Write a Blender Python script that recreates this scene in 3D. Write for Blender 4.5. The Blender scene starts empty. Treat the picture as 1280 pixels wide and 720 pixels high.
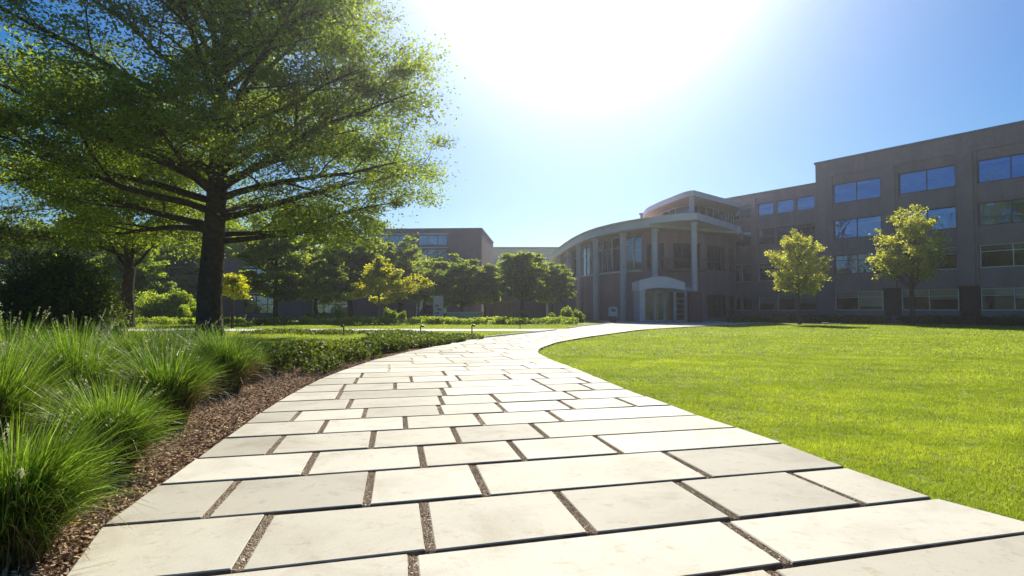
import bpy, math, random
import numpy as np
from mathutils import Vector, Matrix
PI = math.pi
random.seed(5)
rng = np.random.default_rng(11)
scene = bpy.context.scene
COL = scene.collection

# ------------------------------------------------------------------ camera
CAM_H = 1.25; FOC = 746.7; HOR = 386.0; CX = 640.0
PITCH = math.atan((HOR - 360) / FOC)
cam_d = bpy.data.cameras.new('camera'); cam = bpy.data.objects.new('camera', cam_d); COL.objects.link(cam)
cam.location = (0, 0, CAM_H); cam.rotation_euler = (PI / 2 + PITCH, 0, 0)
cam_d.sensor_width = 36; cam_d.lens = 21.0; cam_d.clip_start = 0.05; cam_d.clip_end = 3000
scene.camera = cam

def G(px, py, z=0.0):
    """ground point seen at a pixel of the 1280x720 photograph"""
    y = (CAM_H - z) * FOC / (py - HOR)
    return ((px - CX) / FOC * y, y)
def D(px, y):
    return (px - CX) / FOC * y

# ------------------------------------------------------------------ materials
def new_mat(name):
    m = bpy.data.materials.new(name); m.use_nodes = True
    nt = m.node_tree; nt.nodes.clear()
    out = nt.nodes.new('ShaderNodeOutputMaterial')
    return m, nt, out
def N(nt, t, **kw):
    n = nt.nodes.new(t)
    for k, v in kw.items(): setattr(n, k, v)
    return n
def setin(n, **kw):
    for k, v in kw.items():
        n.inputs[k.replace('_', ' ')].default_value = v
    return n
def rgb(c): return (c[0], c[1], c[2], 1)
def ramp(nt, fac, stops):
    r = N(nt, 'ShaderNodeValToRGB')
    while len(r.color_ramp.elements) < len(stops): r.color_ramp.elements.new(0.5)
    for e, (p, c) in zip(r.color_ramp.elements, stops):
        e.position = p; e.color = rgb(c)
    nt.links.new(fac, r.inputs[0]); return r.outputs[0]
def noise(nt, scale, detail=4, rough=0.55, vec=None, dist=0.0):
    n = N(nt, 'ShaderNodeTexNoise'); setin(n, Scale=scale, Detail=detail, Roughness=rough, Distortion=dist)
    if vec is None:
        vec = N(nt, 'ShaderNodeNewGeometry').outputs['Position']
    nt.links.new(vec, n.inputs['Vector']); return n.outputs[0]
def mixc(nt, fac, a, b, mode='MIX'):
    m = N(nt, 'ShaderNodeMix', data_type='RGBA', blend_type=mode)
    for s, v in ((m.inputs[0], fac), (m.inputs[6], a), (m.inputs[7], b)):
        if hasattr(v, 'node'): nt.links.new(v, s)
        elif isinstance(v, (int, float)): s.default_value = v
        else: s.default_value = rgb(v)
    return m.outputs[2]
def bump(nt, h, strength=0.5, dist=0.02):
    b = N(nt, 'ShaderNodeBump'); setin(b, Strength=strength, Distance=dist)
    nt.links.new(h, b.inputs['Height']); return b.outputs[0]
def principled(nt, out, col, rough=0.7, spec=0.3, metal=0.0, nrm=None):
    p = N(nt, 'ShaderNodeBsdfPrincipled')
    if hasattr(col, 'node'): nt.links.new(col, p.inputs['Base Color'])
    else: p.inputs['Base Color'].default_value = rgb(col)
    p.inputs['Roughness'].default_value = rough; p.inputs['Metallic'].default_value = metal
    p.inputs['Specular IOR Level'].default_value = spec
    if nrm is not None: nt.links.new(nrm, p.inputs['Normal'])
    nt.links.new(p.outputs[0], out.inputs[0]); return p

def mat_noise(name, c1, c2, scale=3, rough=0.8, spec=0.2, metal=0.0, bs=0.3, bd=0.01, bscale=40, detail=5):
    m, nt, out = new_mat(name)
    c = ramp(nt, noise(nt, scale, detail), [(0.3, c1), (0.7, c2)])
    nrm = bump(nt, noise(nt, bscale, 4), bs, bd)
    principled(nt, out, c, rough, spec, metal, nrm); return m

def mat_leaf(name, c1, c2, c3, trans=0.45, tcol=None, rough=0.5):
    m, nt, out = new_mat(name)
    a = N(nt, 'ShaderNodeAttribute', attribute_name='tint')
    c = ramp(nt, a.outputs['Fac'], [(0.0, c1), (0.55, c2), (1.0, c3)])
    big = ramp(nt, noise(nt, 0.9, 3), [(0.35, (0.75, 0.8, 0.7)), (0.7, (1.15, 1.1, 1.0))])
    c = mixc(nt, 1.0, c, big, 'MULTIPLY')
    p = N(nt, 'ShaderNodeBsdfPrincipled'); nt.links.new(c, p.inputs['Base Color'])
    p.inputs['Roughness'].default_value = rough; p.inputs['Specular IOR Level'].default_value = 0.25
    t = N(nt, 'ShaderNodeBsdfTranslucent')
    tc = mixc(nt, 1.0, c, tcol or (1.7, 1.7, 0.6), 'MULTIPLY')
    nt.links.new(tc, t.inputs[0])
    mx = N(nt, 'ShaderNodeMixShader'); mx.inputs[0].default_value = trans
    nt.links.new(p.outputs[0], mx.inputs[1]); nt.links.new(t.outputs[0], mx.inputs[2])
    nt.links.new(mx.outputs[0], out.inputs[0]); return m

def mat_brick(name, c1, c2, cm, scale=1.0):
    m, nt, out = new_mat(name)
    tc = N(nt, 'ShaderNodeUVMap')
    b = N(nt, 'ShaderNodeTexBrick')
    nt.links.new(tc.outputs[0], b.inputs['Vector'])
    b.inputs['Color1'].default_value = rgb(c1); b.inputs['Color2'].default_value = rgb(c2); b.inputs['Mortar'].default_value = rgb(cm)
    setin(b, Scale=scale, Mortar_Size=0.008, Brick_Width=0.24, Row_Height=0.08)
    st = ramp(nt, noise(nt, 0.5, 5, 0.6), [(0.3, (0.82, 0.82, 0.84)), (0.7, (1.08, 1.06, 1.04))])
    mp = N(nt, 'ShaderNodeMapping'); mp.inputs['Scale'].default_value = (1.6, 1.6, 0.12)
    nt.links.new(N(nt, 'ShaderNodeNewGeometry').outputs['Position'], mp.inputs['Vector'])
    sk = ramp(nt, noise(nt, 1.0, 6, 0.65, mp.outputs[0]), [(0.3, (0.84, 0.83, 0.84)), (0.5, (1, 1, 1)), (0.7, (1.06, 1.05, 1.04))])
    c = mixc(nt, 1.0, b.outputs[0], st, 'MULTIPLY'); c = mixc(nt, 1.0, c, sk, 'MULTIPLY')
    principled(nt, out, c, 0.85, 0.2, 0, bump(nt, b.outputs['Fac'], -0.25, 0.01)); return m

def mat_glass(name, tint, base=(0.02, 0.025, 0.03), refl=0.5, var=0.15):
    m, nt, out = new_mat(name)
    g = N(nt, 'ShaderNodeBsdfGlossy'); g.inputs['Color'].default_value = rgb(tint); g.inputs['Roughness'].default_value = 0.02
    nz = N(nt, 'ShaderNodeTexNoise'); setin(nz, Scale=0.9, Detail=3)
    nt.links.new(N(nt, 'ShaderNodeNewGeometry').outputs['Position'], nz.inputs['Vector'])
    nt.links.new(bump(nt, nz.outputs[0], 0.35, 0.09), g.inputs['Normal'])
    d = N(nt, 'ShaderNodeBsdfTransparent'); d.inputs[0].default_value = (0.85, 0.87, 0.9, 1)
    lw = N(nt, 'ShaderNodeFresnel'); lw.inputs[0].default_value = 1.5
    mt = N(nt, 'ShaderNodeMath', operation='MULTIPLY_ADD'); mt.inputs[1].default_value = 1 - refl; mt.inputs[2].default_value = refl
    nt.links.new(lw.outputs[0], mt.inputs[0])
    mx = N(nt, 'ShaderNodeMixShader'); nt.links.new(mt.outputs[0], mx.inputs[0])
    nt.links.new(d.outputs[0], mx.inputs[1]); nt.links.new(g.outputs[0], mx.inputs[2])
    nt.links.new(mx.outputs[0], out.inputs[0]); return m

M = {}
M['brick'] = mat_brick('brown_brick', (0.28, 0.19, 0.21), (0.33, 0.23, 0.25), (0.27, 0.215, 0.235))
M['brick_dark'] = mat_brick('dark_brick', (0.23, 0.14, 0.16), (0.28, 0.175, 0.195), (0.22, 0.17, 0.185))
M['brick_red'] = mat_brick('plum_brick', (0.36, 0.19, 0.215), (0.41, 0.235, 0.25), (0.36, 0.25, 0.26))
M['coping'] = mat_noise('metal_coping', (0.13, 0.14, 0.16), (0.18, 0.19, 0.21), 2, 0.45, 0.5, 0.3)
M['white'] = mat_noise('white_render', (0.48, 0.43, 0.50), (0.56, 0.51, 0.58), 1.5, 0.6, 0.3, 0, 0.1)
M['fascia'] = mat_noise('pale_metal_fascia', (0.58, 0.52, 0.61), (0.66, 0.60, 0.69), 1.0, 0.5, 0.4, 0, 0.08)
M['soffit'] = mat_noise('timber_soffit', (0.42, 0.27, 0.17), (0.5, 0.33, 0.22), 1.5, 0.7, 0.2)
M['frame'] = mat_noise('dark_window_frame', (0.035, 0.045, 0.07), (0.05, 0.06, 0.09), 5, 0.5, 0.4)
M['frame_light'] = mat_noise('light_window_frame', (0.62, 0.62, 0.6), (0.7, 0.69, 0.66), 5, 0.5, 0.4)
M['glass_blue'] = mat_glass('blue_window_glass', (0.34, 0.52, 0.86), refl=0.42)
M['glass_mid'] = mat_glass('mid_window_glass', (0.36, 0.45, 0.60), refl=0.3)
M['glass_dark'] = mat_glass('dark_window_glass', (0.4, 0.45, 0.52), refl=0.03)
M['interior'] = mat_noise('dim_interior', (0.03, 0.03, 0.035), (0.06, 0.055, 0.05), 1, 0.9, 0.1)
M['blind'] = mat_noise('cream_blind', (0.72, 0.68, 0.58), (0.8, 0.76, 0.66), 2, 0.9, 0.1)
M['timber'] = mat_noise('brown_timber', (0.16, 0.075, 0.045), (0.24, 0.12, 0.075), 3, 0.6, 0.3)
M['wine'] = mat_noise('wine_red_panel', (0.10, 0.03, 0.05), (0.14, 0.045, 0.07), 2, 0.6, 0.3)
M['concrete'] = mat_noise('concrete', (0.33, 0.32, 0.31), (0.43, 0.42, 0.4), 2, 0.85, 0.2)
M['pale_conc'] = mat_noise('pale_concrete_paving', (0.5, 0.49, 0.47), (0.62, 0.6, 0.57), 1.3, 0.85, 0.2)
M['black'] = mat_noise('black_metal', (0.015, 0.015, 0.017), (0.03, 0.03, 0.032), 8, 0.5, 0.4)
M['bark'] = mat_noise('dark_bark', (0.045, 0.032, 0.026), (0.11, 0.08, 0.062), 5, 0.95, 0.1, 0, 1.0, 0.06, 14)
M['bark_pale'] = mat_noise('pale_bark', (0.16, 0.13, 0.11), (0.3, 0.26, 0.22), 6, 0.9, 0.1, 0, 0.8, 0.02, 20)

M['leaf_big'] = mat_leaf('broad_tree_leaves', (0.08, 0.105, 0.018), (0.16, 0.20, 0.035), (0.28, 0.33, 0.07), 0.66, (2.0, 2.1, 0.8))
M['leaf_dark'] = mat_leaf('dark_tree_leaves', (0.04, 0.06, 0.014), (0.085, 0.115, 0.024), (0.16, 0.2, 0.045), 0.55)
M['leaf_mid'] = mat_leaf('mid_green_leaves', (0.09, 0.12, 0.024), (0.19, 0.235, 0.045), (0.32, 0.36, 0.08), 0.64, (2.1, 2.1, 0.9))
M['leaf_lime'] = mat_leaf('lime_leaves', (0.14, 0.19, 0.03), (0.24, 0.31, 0.045), (0.34, 0.40, 0.08), 0.62, (1.9, 1.9, 0.7))
M['leaf_young'] = mat_leaf('young_tree_leaves', (0.22, 0.25, 0.04), (0.38, 0.40, 0.09), (0.55, 0.56, 0.18), 0.62, (1.9, 1.8, 0.8))
M['leaf_gold'] = mat_leaf('golden_leaves', (0.28, 0.29, 0.03), (0.43, 0.43, 0.045), (0.56, 0.56, 0.08), 0.65, (1.5, 1.45, 0.5))
M['tuft'] = mat_leaf('ornamental_grass_blades', (0.06, 0.11, 0.015), (0.14, 0.23, 0.035), (0.34, 0.42, 0.13), 0.5, (1.5, 1.6, 0.6), 0.4)
M['tuft_dry'] = mat_leaf('dry_grass_blades', (0.10, 0.06, 0.03), (0.2, 0.14, 0.07), (0.3, 0.25, 0.13), 0.35, (1.3, 1.2, 0.8))
M['seed'] = mat_leaf('pale_seed_heads', (0.35, 0.36, 0.2), (0.45, 0.47, 0.3), (0.6, 0.6, 0.42), 0.4, (1.2, 1.2, 0.9))
M['lawn_blade'] = mat_leaf('lawn_blades', (0.15, 0.19, 0.022), (0.27, 0.325, 0.045), (0.42, 0.46, 0.10), 0.62, (1.45, 1.5, 0.6), 0.45)

def make_ground_mat():
    m, nt, out = new_mat('lawn_ground')
    c = ramp(nt, noise(nt, 2.2, 6, 0.65), [(0.3, (0.10, 0.125, 0.02)), (0.5, (0.22, 0.28, 0.035)), (0.72, (0.32, 0.37, 0.055))])
    f = ramp(nt, noise(nt, 60, 3, 0.7), [(0.3, (0.6, 0.62, 0.55)), (0.7, (1.3, 1.25, 1.2))])
    c = mixc(nt, 1.0, c, f, 'MULTIPLY')
    principled(nt, out, c, 0.85, 0.1, 0, bump(nt, noise(nt, 45, 4, 0.7), 0.8, 0.03)); return m
M['ground'] = make_ground_mat()

def make_slab_mat():
    m, nt, out = new_mat('limestone_slabs')
    a = N(nt, 'ShaderNodeAttribute', attribute_name='tint')
    c = ramp(nt, a.outputs['Fac'], [(0, (0.39, 0.36, 0.285)), (0.5, (0.50, 0.465, 0.37)), (1, (0.59, 0.555, 0.455))])
    s = ramp(nt, noise(nt, 1.7, 7, 0.62, dist=0.6), [(0.28, (0.80, 0.78, 0.74)), (0.5, (1, 1, 1)), (0.75, (1.08, 1.07, 1.05))])
    c = mixc(nt, 1.0, c, s, 'MULTIPLY')
    fl = ramp(nt, noise(nt, 9, 5, 0.7), [(0.30, (0.80, 0.74, 0.64)), (0.44, (1, 1, 1))])
    c = mixc(nt, 0.85, c, fl, 'MULTIPLY')
    sp = ramp(nt, noise(nt, 120, 3, 0.7), [(0.3, (0.85, 0.83, 0.8)), (0.6, (1.03, 1.03, 1.03))])
    c = mixc(nt, 0.7, c, sp, 'MULTIPLY')
    h = N(nt, 'ShaderNodeMath', operation='ADD'); nt.links.new(noise(nt, 14, 5, 0.6), h.inputs[0]); nt.links.new(noise(nt, 90, 3, 0.6), h.inputs[1])
    principled(nt, out, c, 0.7, 0.2, 0, bump(nt, h.outputs[0], 0.16, 0.004)); return m
M['slab'] = make_slab_mat()
M['slab_side'] = mat_noise('shade_toned_slab_edge', (0.09, 0.065, 0.045), (0.2, 0.16, 0.12), 14, 0.9, 0.1)  # dark brown sides: the shade in the row gaps is put into the colour

def make_gravel_mat():
    m, nt, out = new_mat('joint_gravel')
    v = N(nt, 'ShaderNodeTexVoronoi'); setin(v, Scale=85.0)
    nt.links.new(N(nt, 'ShaderNodeNewGeometry').outputs['Position'], v.inputs['Vector'])
    sx = N(nt, 'ShaderNodeSeparateColor'); nt.links.new(v.outputs['Color'], sx.inputs[0])
    c = ramp(nt, sx.outputs[0], [(0, (0.12, 0.08, 0.05)), (0.4, (0.38, 0.27, 0.17)), (0.7, (0.55, 0.43, 0.29)), (1, (0.7, 0.62, 0.5))])
    principled(nt, out, c, 0.8, 0.2, 0, bump(nt, v.outputs['Distance'], -1.0, 0.012)); return m
M['gravel'] = make_gravel_mat()
M['bed'] = mat_noise('dark_grit', (0.05, 0.035, 0.022), (0.13, 0.095, 0.06), 60, 0.95, 0.1, 0, 1.0, 0.02, 90)  # mottled dark brown grit below the slab gaps
def make_tint_mat(name, stops, rough=0.85):
    m, nt, out = new_mat(name)
    a = N(nt, 'ShaderNodeAttribute', attribute_name='tint')
    principled(nt, out, ramp(nt, a.outputs['Fac'], stops), rough, 0.2); return m
M['chips'] = make_tint_mat('bark_chips', [(0, (0.13, 0.075, 0.04)), (0.5, (0.36, 0.22, 0.12)), (0.85, (0.52, 0.36, 0.21)), (1, (0.65, 0.52, 0.37))])
M['pebble'] = make_tint_mat('joint_pebbles', [(0, (0.3, 0.2, 0.12)), (0.5, (0.6, 0.46, 0.3)), (1, (0.85, 0.76, 0.62))])
M['mulch'] = mat_noise('mulch_soil', (0.11, 0.065, 0.036), (0.28, 0.18, 0.10), 28, 0.95, 0.1, 0, 1.0, 0.04, 45)
M['soil'] = mat_noise('edge_soil', (0.07, 0.05, 0.02), (0.13, 0.11, 0.035), 20, 0.95, 0.1, 0, 1.0, 0.03, 45)

# ------------------------------------------------------------------ mesh helpers
def props(o, label=None, cat=None, group=None, kind=None):
    if label: o['label'] = label
    if cat: o['category'] = cat
    if group: o['group'] = group
    if kind: o['kind'] = kind
    return o
def link(name, me, mat, parent=None):
    if mat is not None: me.materials.append(mat)
    o = bpy.data.objects.new(name, me); COL.objects.link(o)
    if parent is not None: o.parent = parent
    return o
def thing(name, label, cat, loc=(0, 0, 0), rz=0, group=None):
    o = bpy.data.objects.new(name, None); COL.objects.link(o)
    o.location = loc; o.rotation_euler = (0, 0, rz); o.empty_display_size = 0.3
    return props(o, label, cat, group)
def dup(root, loc, rz, label, scale=1.0, group=None):
    r = root.copy(); COL.objects.link(r); r.location = loc; r.rotation_euler = (0, 0, rz)
    r.scale = (scale,) * 3 if not isinstance(scale, tuple) else scale
    r['label'] = label
    if group: r['group'] = group
    for ch in list(root.children):
        c = ch.copy(); COL.objects.link(c); c.parent = r
        for g in ch.children:
            d = g.copy(); COL.objects.link(d); d.parent = c
    return r

class MB:
    def __init__(self): self.v = []; self.f = []; self.uv = []; self.smooth = False
    def face(self, pts, uv=None):
        i = len(self.v); self.v += [tuple(p) for p in pts]
        self.f.append(tuple(range(i, i + len(pts))))
        if uv is None:
            n = Vector((0, 0, 0)); P = [Vector(p) for p in pts]
            for k in range(1, len(P) - 1): n += (P[k] - P[0]).cross(P[k + 1] - P[0])
            if n.length > 0: n.normalize()
            if abs(n.z) > 0.7: uv = [(p[0], p[1]) for p in pts]
            else:
                t = Vector((-n.y, n.x, 0)).normalized()
                uv = [(p[0] * t.x + p[1] * t.y, p[2]) for p in pts]
        self.uv += uv
    def hexa(self, b, t):
        """b, t: four bottom and four top points counter-clockwise"""
        self.face([b[3], b[2], b[1], b[0]]); self.face(t)
        for k in range(4):
            j = (k + 1) % 4; self.face([b[k], b[j], t[j], t[k]])
    def box(self, x0, x1, y0, y1, z0, z1):
        b = [(x0, y0, z0), (x1, y0, z0), (x1, y1, z0), (x0, y1, z0)]
        self.hexa(b, [(p[0], p[1], z1) for p in b])
    def prism(self, poly, z0, z1):
        a = sum(poly[i][0] * poly[(i + 1) % len(poly)][1] - poly[(i + 1) % len(poly)][0] * poly[i][1] for i in range(len(poly)))
        if a < 0: poly = poly[::-1]
        b = [(p[0], p[1], z0) for p in poly]; t = [(p[0], p[1], z1) for p in poly]
        self.face(b[::-1]); self.face(t)
        for k in range(len(poly)):
            j = (k + 1) % len(poly); self.face([b[k], b[j], t[j], t[k]])
    def tube(self, pts, radii, n=8, cap=True):
        P = [Vector(p) for p in pts]; rings = []
        ref = Vector((0, 0, 1)) if abs((P[-1] - P[0]).normalized().z) < 0.9 else Vector((1, 0, 0))
        base = len(self.v)
        for i, p in enumerate(P):
            d = (P[min(i + 1, len(P) - 1)] - P[max(i - 1, 0)]).normalized()
            a = d.cross(ref)
            if a.length < 1e-3: a = d.orthogonal()
            a.normalize(); b = d.cross(a).normalized()
            for k in range(n):
                w = 2 * PI * k / n
                self.v.append(tuple(p + (a * math.cos(w) + b * math.sin(w)) * radii[i]))
        L = 0
        for i in range(len(P) - 1):
            L2 = L + (P[i + 1] - P[i]).length
            for k in range(n):
                j = (k + 1) % n
                self.f.append((base + i * n + k, base + (i + 1) * n + k, base + (i + 1) * n + j, base + i * n + j))
                self.uv += [(k / n, L), (k / n, L2), ((k + 1) / n, L2), ((k + 1) / n, L)]
            L = L2
        if cap:
            for r0, rev in ((base, False), (base + (len(P) - 1) * n, True)):
                idx = [r0 + k for k in range(n)]
                if rev: idx = idx[::-1]
                self.f.append(tuple(idx)); self.uv += [(0, 0)] * n
    def build(self, name, mat, parent=None, smooth=False):
        me = bpy.data.meshes.new(name); me.from_pydata(self.v, [], self.f)
        uvl = me.uv_layers.new(name='UVMap')
        uvl.data.foreach_set('uv', np.array(self.uv, dtype=np.float32).ravel())
        if smooth: me.polygons.foreach_set('use_smooth', [True] * len(me.polygons))
        me.update(); return link(name, me, mat, parent)

def quads_mesh(name, V, mat, parent=None, tint=None, n=4):
    """V: (k, n, 3) array of separate n-gons"""
    V = np.asarray(V, dtype=np.float32); k = V.shape[0]
    me = bpy.data.meshes.new(name)
    me.vertices.add(k * n); me.vertices.foreach_set('co', V.ravel())
    me.loops.add(k * n); me.loops.foreach_set('vertex_index', np.arange(k * n, dtype=np.int32))
    me.polygons.add(k); me.polygons.foreach_set('loop_start', np.arange(0, k * n, n, dtype=np.int32))
    me.polygons.foreach_set('loop_total', np.full(k, n, dtype=np.int32))
    if tint is not None:
        at = me.attributes.new('tint', 'FLOAT', 'POINT')
        at.data.foreach_set('value', np.repeat(np.asarray(tint, dtype=np.float32), n))
    me.update(calc_edges=True); me.validate()
    return link(name, me, mat, parent)

def leaf_quads(C, L, W, r=rng, flat=0.0):
    """rhombic leaves of length L, width W at centres C; flat>0 turns them towards horizontal"""
    k = len(C)
    a = r.normal(size=(k, 3)); a[:, 2] *= (1 - flat); a /= np.linalg.norm(a, axis=1)[:, None]
    b = r.normal(size=(k, 3)); b[:, 2] *= (1 - flat * 0.6)
    b -= a * np.sum(a * b, axis=1)[:, None]; b /= np.linalg.norm(b, axis=1)[:, None]
    s = r.uniform(0.65, 1.3, size=(k, 1))
    L = L * s * 0.5; W = W * s * 0.5
    V = np.stack([C - a * L, C + b * W - a * L * 0.1, C + a * L, C - b * W - a * L * 0.1], axis=1)
    return V

# ------------------------------------------------------------------ trees
def limb_pts(p0, d0, length, nseg, droop=0.0, wob=0.12, rnd=random):
    pts = [Vector(p0)]; d = Vector(d0).normalized(); st = length / nseg
    for i in range(nseg):
        d = (d + Vector((rnd.gauss(0, wob), rnd.gauss(0, wob), rnd.gauss(0, wob * 0.6) - droop))).normalized()
        pts.append(pts[-1] + d * st)
    return pts
def at(pts, t):
    x = t * (len(pts) - 1); i = min(int(x), len(pts) - 2); f = x - i
    return pts[i].lerp(pts[i + 1], f), (pts[i + 1] - pts[i]).normalized()

def make_tree(name, label, cat, loc, H, r0, limbs, leafmat, barkmat, nleaf, leaf, seed, spread=(0.55, 0.55, 0.22),
              group=None, nsub=7, nter=5, lean=(0, 0), trunk_top=None, flat=0.35, up2=0.25, droop=0.02, filt=None):
    """limbs: list of (height, azimuth_deg, elevation_deg, length)"""
    rnd = random.Random(seed); r = np.random.default_rng(seed)
    root = thing(name, label, cat, loc, 0, group)
    mb = MB(); tt = trunk_top or H * 0.85
    tp = []; n = 9
    for i in range(n + 1):
        t = i / n
        tp.append(Vector((lean[0] * t * t + rnd.gauss(0, r0 * 0.12) * (i > 0), lean[1] * t * t + rnd.gauss(0, r0 * 0.12) * (i > 0), tt * t - (0.15 if i == 0 else 0))))
    rad = [r0 * (1 - 0.78 * (i / n) ** 1.2) for i in range(n + 1)]
    rad[0] = r0 * 1.35
    tp.insert(1, tp[0].lerp(tp[1], 0.25)); rad.insert(1, r0 * 1.05)
    mb.tube(tp, rad, 14)
    def tpt(z):
        for i in range(len(tp) - 1):
            if tp[i + 1].z >= z: 
                f = (z - tp[i].z) / max(1e-6, tp[i + 1].z - tp[i].z); return tp[i].lerp(tp[i + 1], f), rad[i] * (1 - f) + rad[i + 1] * f
        return tp[-1], rad[-1]
    br = MB(); cl = []
    for (z, az, el, L) in limbs:
        p, rr = tpt(min(z, tt)); az = math.radians(az); el = math.radians(el)
        d = Vector((math.cos(el) * math.cos(az), math.cos(el) * math.sin(az), math.sin(el)))
        pts = limb_pts(p - d * 0.1, d, L, 8, droop, 0.11, rnd)
        lr = min(rr * 0.6, 0.012 * L + r0 * 0.09)
        br.tube(pts, [lr * (1 - 0.85 * i / 8) for i in range(9)], 7)
        for j in range(nsub):
            t = 0.25 + 0.75 * (j + rnd.random() * 0.8) / nsub; t = min(t, 0.99)
            q, dq = at(pts, t)
            side = 1 if j % 2 else -1
            hd = Vector((-dq.y, dq.x, 0)).normalized() if abs(dq.z) < 0.95 else Vector((rnd.gauss(0, 1), rnd.gauss(0, 1), 0)).normalized()
            d2 = (dq * 0.7 + hd * side * rnd.uniform(0.5, 1.1) + Vector((0, 0, up2 + rnd.gauss(0, 0.22)))).normalized()
            l2 = L * rnd.uniform(0.28, 0.45) * (1.15 - 0.55 * t)
            p2 = limb_pts(q, d2, l2, 5, droop * 1.5, 0.15, rnd)
            r2 = max(0.012, lr * (1 - 0.8 * t) * 0.5)
            br.tube(p2, [r2 * (1 - 0.8 * i / 5) for i in range(6)], 5, cap=False)
            for k in range(nter):
                q3, d3 = at(p2, min(0.99, 0.2 + 0.8 * (k + rnd.random()) / nter))
                d4 = (d3 * 0.6 + Vector((rnd.gauss(0, 0.7), rnd.gauss(0, 0.7), rnd.gauss(0.05, 0.3)))).normalized()
                l3 = l2 * rnd.uniform(0.3, 0.55)
                e = q3 + d4 * l3
                br.tube([q3, q3.lerp(e, 0.5) + Vector((0, 0, l3 * 0.05)), e], [r2 * 0.35, r2 * 0.25, r2 * 0.1], 3, cap=False)
                cl.append((q3.lerp(e, 0.65), e, l3))
    tr = mb.build('trunk', barkmat, root, smooth=True)
    br.build('branch', barkmat, root, smooth=True)['kind'] = 'stuff'
    if filt: cl = [c for c in cl if filt(c[0])]
    K = len(cl); w = r.uniform(0.12, 1.6, size=K) ** 1.8; w /= w.sum()
    idx = r.choice(K, size=nleaf, p=w)
    C0 = np.array([c[0] for c in cl])[idx]; E = np.array([c[1] for c in cl])[idx]
    S = np.array([max(0.35, c[2]) for c in cl])[idx]
    f = r.uniform(-0.6, 1.1, size=(nleaf, 1))
    C = C0 + (E - C0) * f + r.normal(size=(nleaf, 3)) * np.array(spread) * S[:, None] * 0.9
    Vq = leaf_quads(C, leaf[0], leaf[1], r, flat)
    ctint = r.uniform(0, 1, size=K)[idx]
    quads_mesh('crown', Vq, leafmat, root, np.clip(ctint * 0.6 + r.uniform(0, 0.4, nleaf), 0, 1))
    return root

def radial_limbs(seed, n, z0, z1, R, el0=15, el1=65, profile=None):
    rnd = random.Random(seed); out = []
    for i in range(n):
        t = i / max(1, n - 1)
        L = R * (profile(t) if profile else (0.75 + 0.5 * math.sin(PI * min(1, t * 1.1 + 0.1))) * (1 - 0.35 * t))
        out.append((z0 + (z1 - z0) * t, (i * 137.5 + rnd.uniform(-20, 20)) % 360, el0 + (el1 - el0) * t + rnd.uniform(-8, 8), L * rnd.uniform(0.85, 1.12)))
    return out

def ball_limbs(seed, n, zc, R, Rz, z0, z1, trunk_top):
    """limbs whose tips lie on an ellipsoid round the trunk"""
    rnd = random.Random(seed); out = []
    for i in range(n):
        u = -0.75 + 1.7 * (i + 0.5) / n; u = min(0.97, u); az = i * 2.39996 + rnd.uniform(-.3, .3); c = math.sqrt(1 - u * u)
        ex, ez = R * c * rnd.uniform(0.8, 1.08), zc + Rz * u * rnd.uniform(0.9, 1.06)
        zs = min(trunk_top * 0.97, max(z0, z0 + (z1 - z0) * (u + 0.75) / 1.7)); zs = min(zs, ez - 0.15 * ex)
        zs = max(z0 * 0.9, zs)
        out.append((zs, math.degrees(az), math.degrees(math.atan2(ez - zs, max(0.1, ex))), math.hypot(ex, ez - zs) * 0.92))
    return out

def make_bush(name, label, cat, loc, rx, ry, rz_, nleaf, leaf, mat, seed, nclump=40, group=None, base=0.0):
    r = np.random.default_rng(seed); rnd = random.Random(seed)
    root = thing(name, label, cat, loc, 0, group)
    th = r.uniform(0, 2 * PI, nclump); u = r.uniform(0.0, 1, nclump); rr = r.uniform(0.35, 0.95, nclump)
    cz = np.sqrt(u) * 0.95; ch = np.sqrt(1 - cz ** 2 * 0.9)
    Cc = np.stack([np.cos(th) * ch * rx * rr, np.sin(th) * ch * ry * rr, base + cz * rz_ * (0.35 + 0.6 * rr)], axis=1)
    br = MB()
    for i in range(0, nclump, 2):
        br.tube([(0, 0, 0), Vector(Cc[i]) * 0.5 + Vector((0, 0, 0.1)), tuple(Cc[i])], [0.03 * rz_, 0.015 * rz_, 0.006], 4, cap=False)
    br.build('stem', M['bark'], root)['kind'] = 'stuff'
    sz = r.uniform(0.2, 0.42, nclump); idx = r.integers(0, nclump, nleaf)
    d = r.normal(size=(nleaf, 3)); d /= np.linalg.norm(d, axis=1)[:, None]
    rad = r.uniform(0.4, 1, (nleaf, 1)) ** 0.6
    C = Cc[idx] + d * rad * sz[idx][:, None] * np.array([rx, ry, rz_])
    C[:, 2] = np.maximum(C[:, 2], 0.03 + r.uniform(0, 0.1, nleaf))
    quads_mesh('foliage', leaf_quads(C, leaf[0], leaf[1], r, 0.2), mat, root, np.clip(r.uniform(0, 1, nclump)[idx] * 0.5 + r.uniform(0, 0.5, nleaf), 0, 1))
    return root

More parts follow.
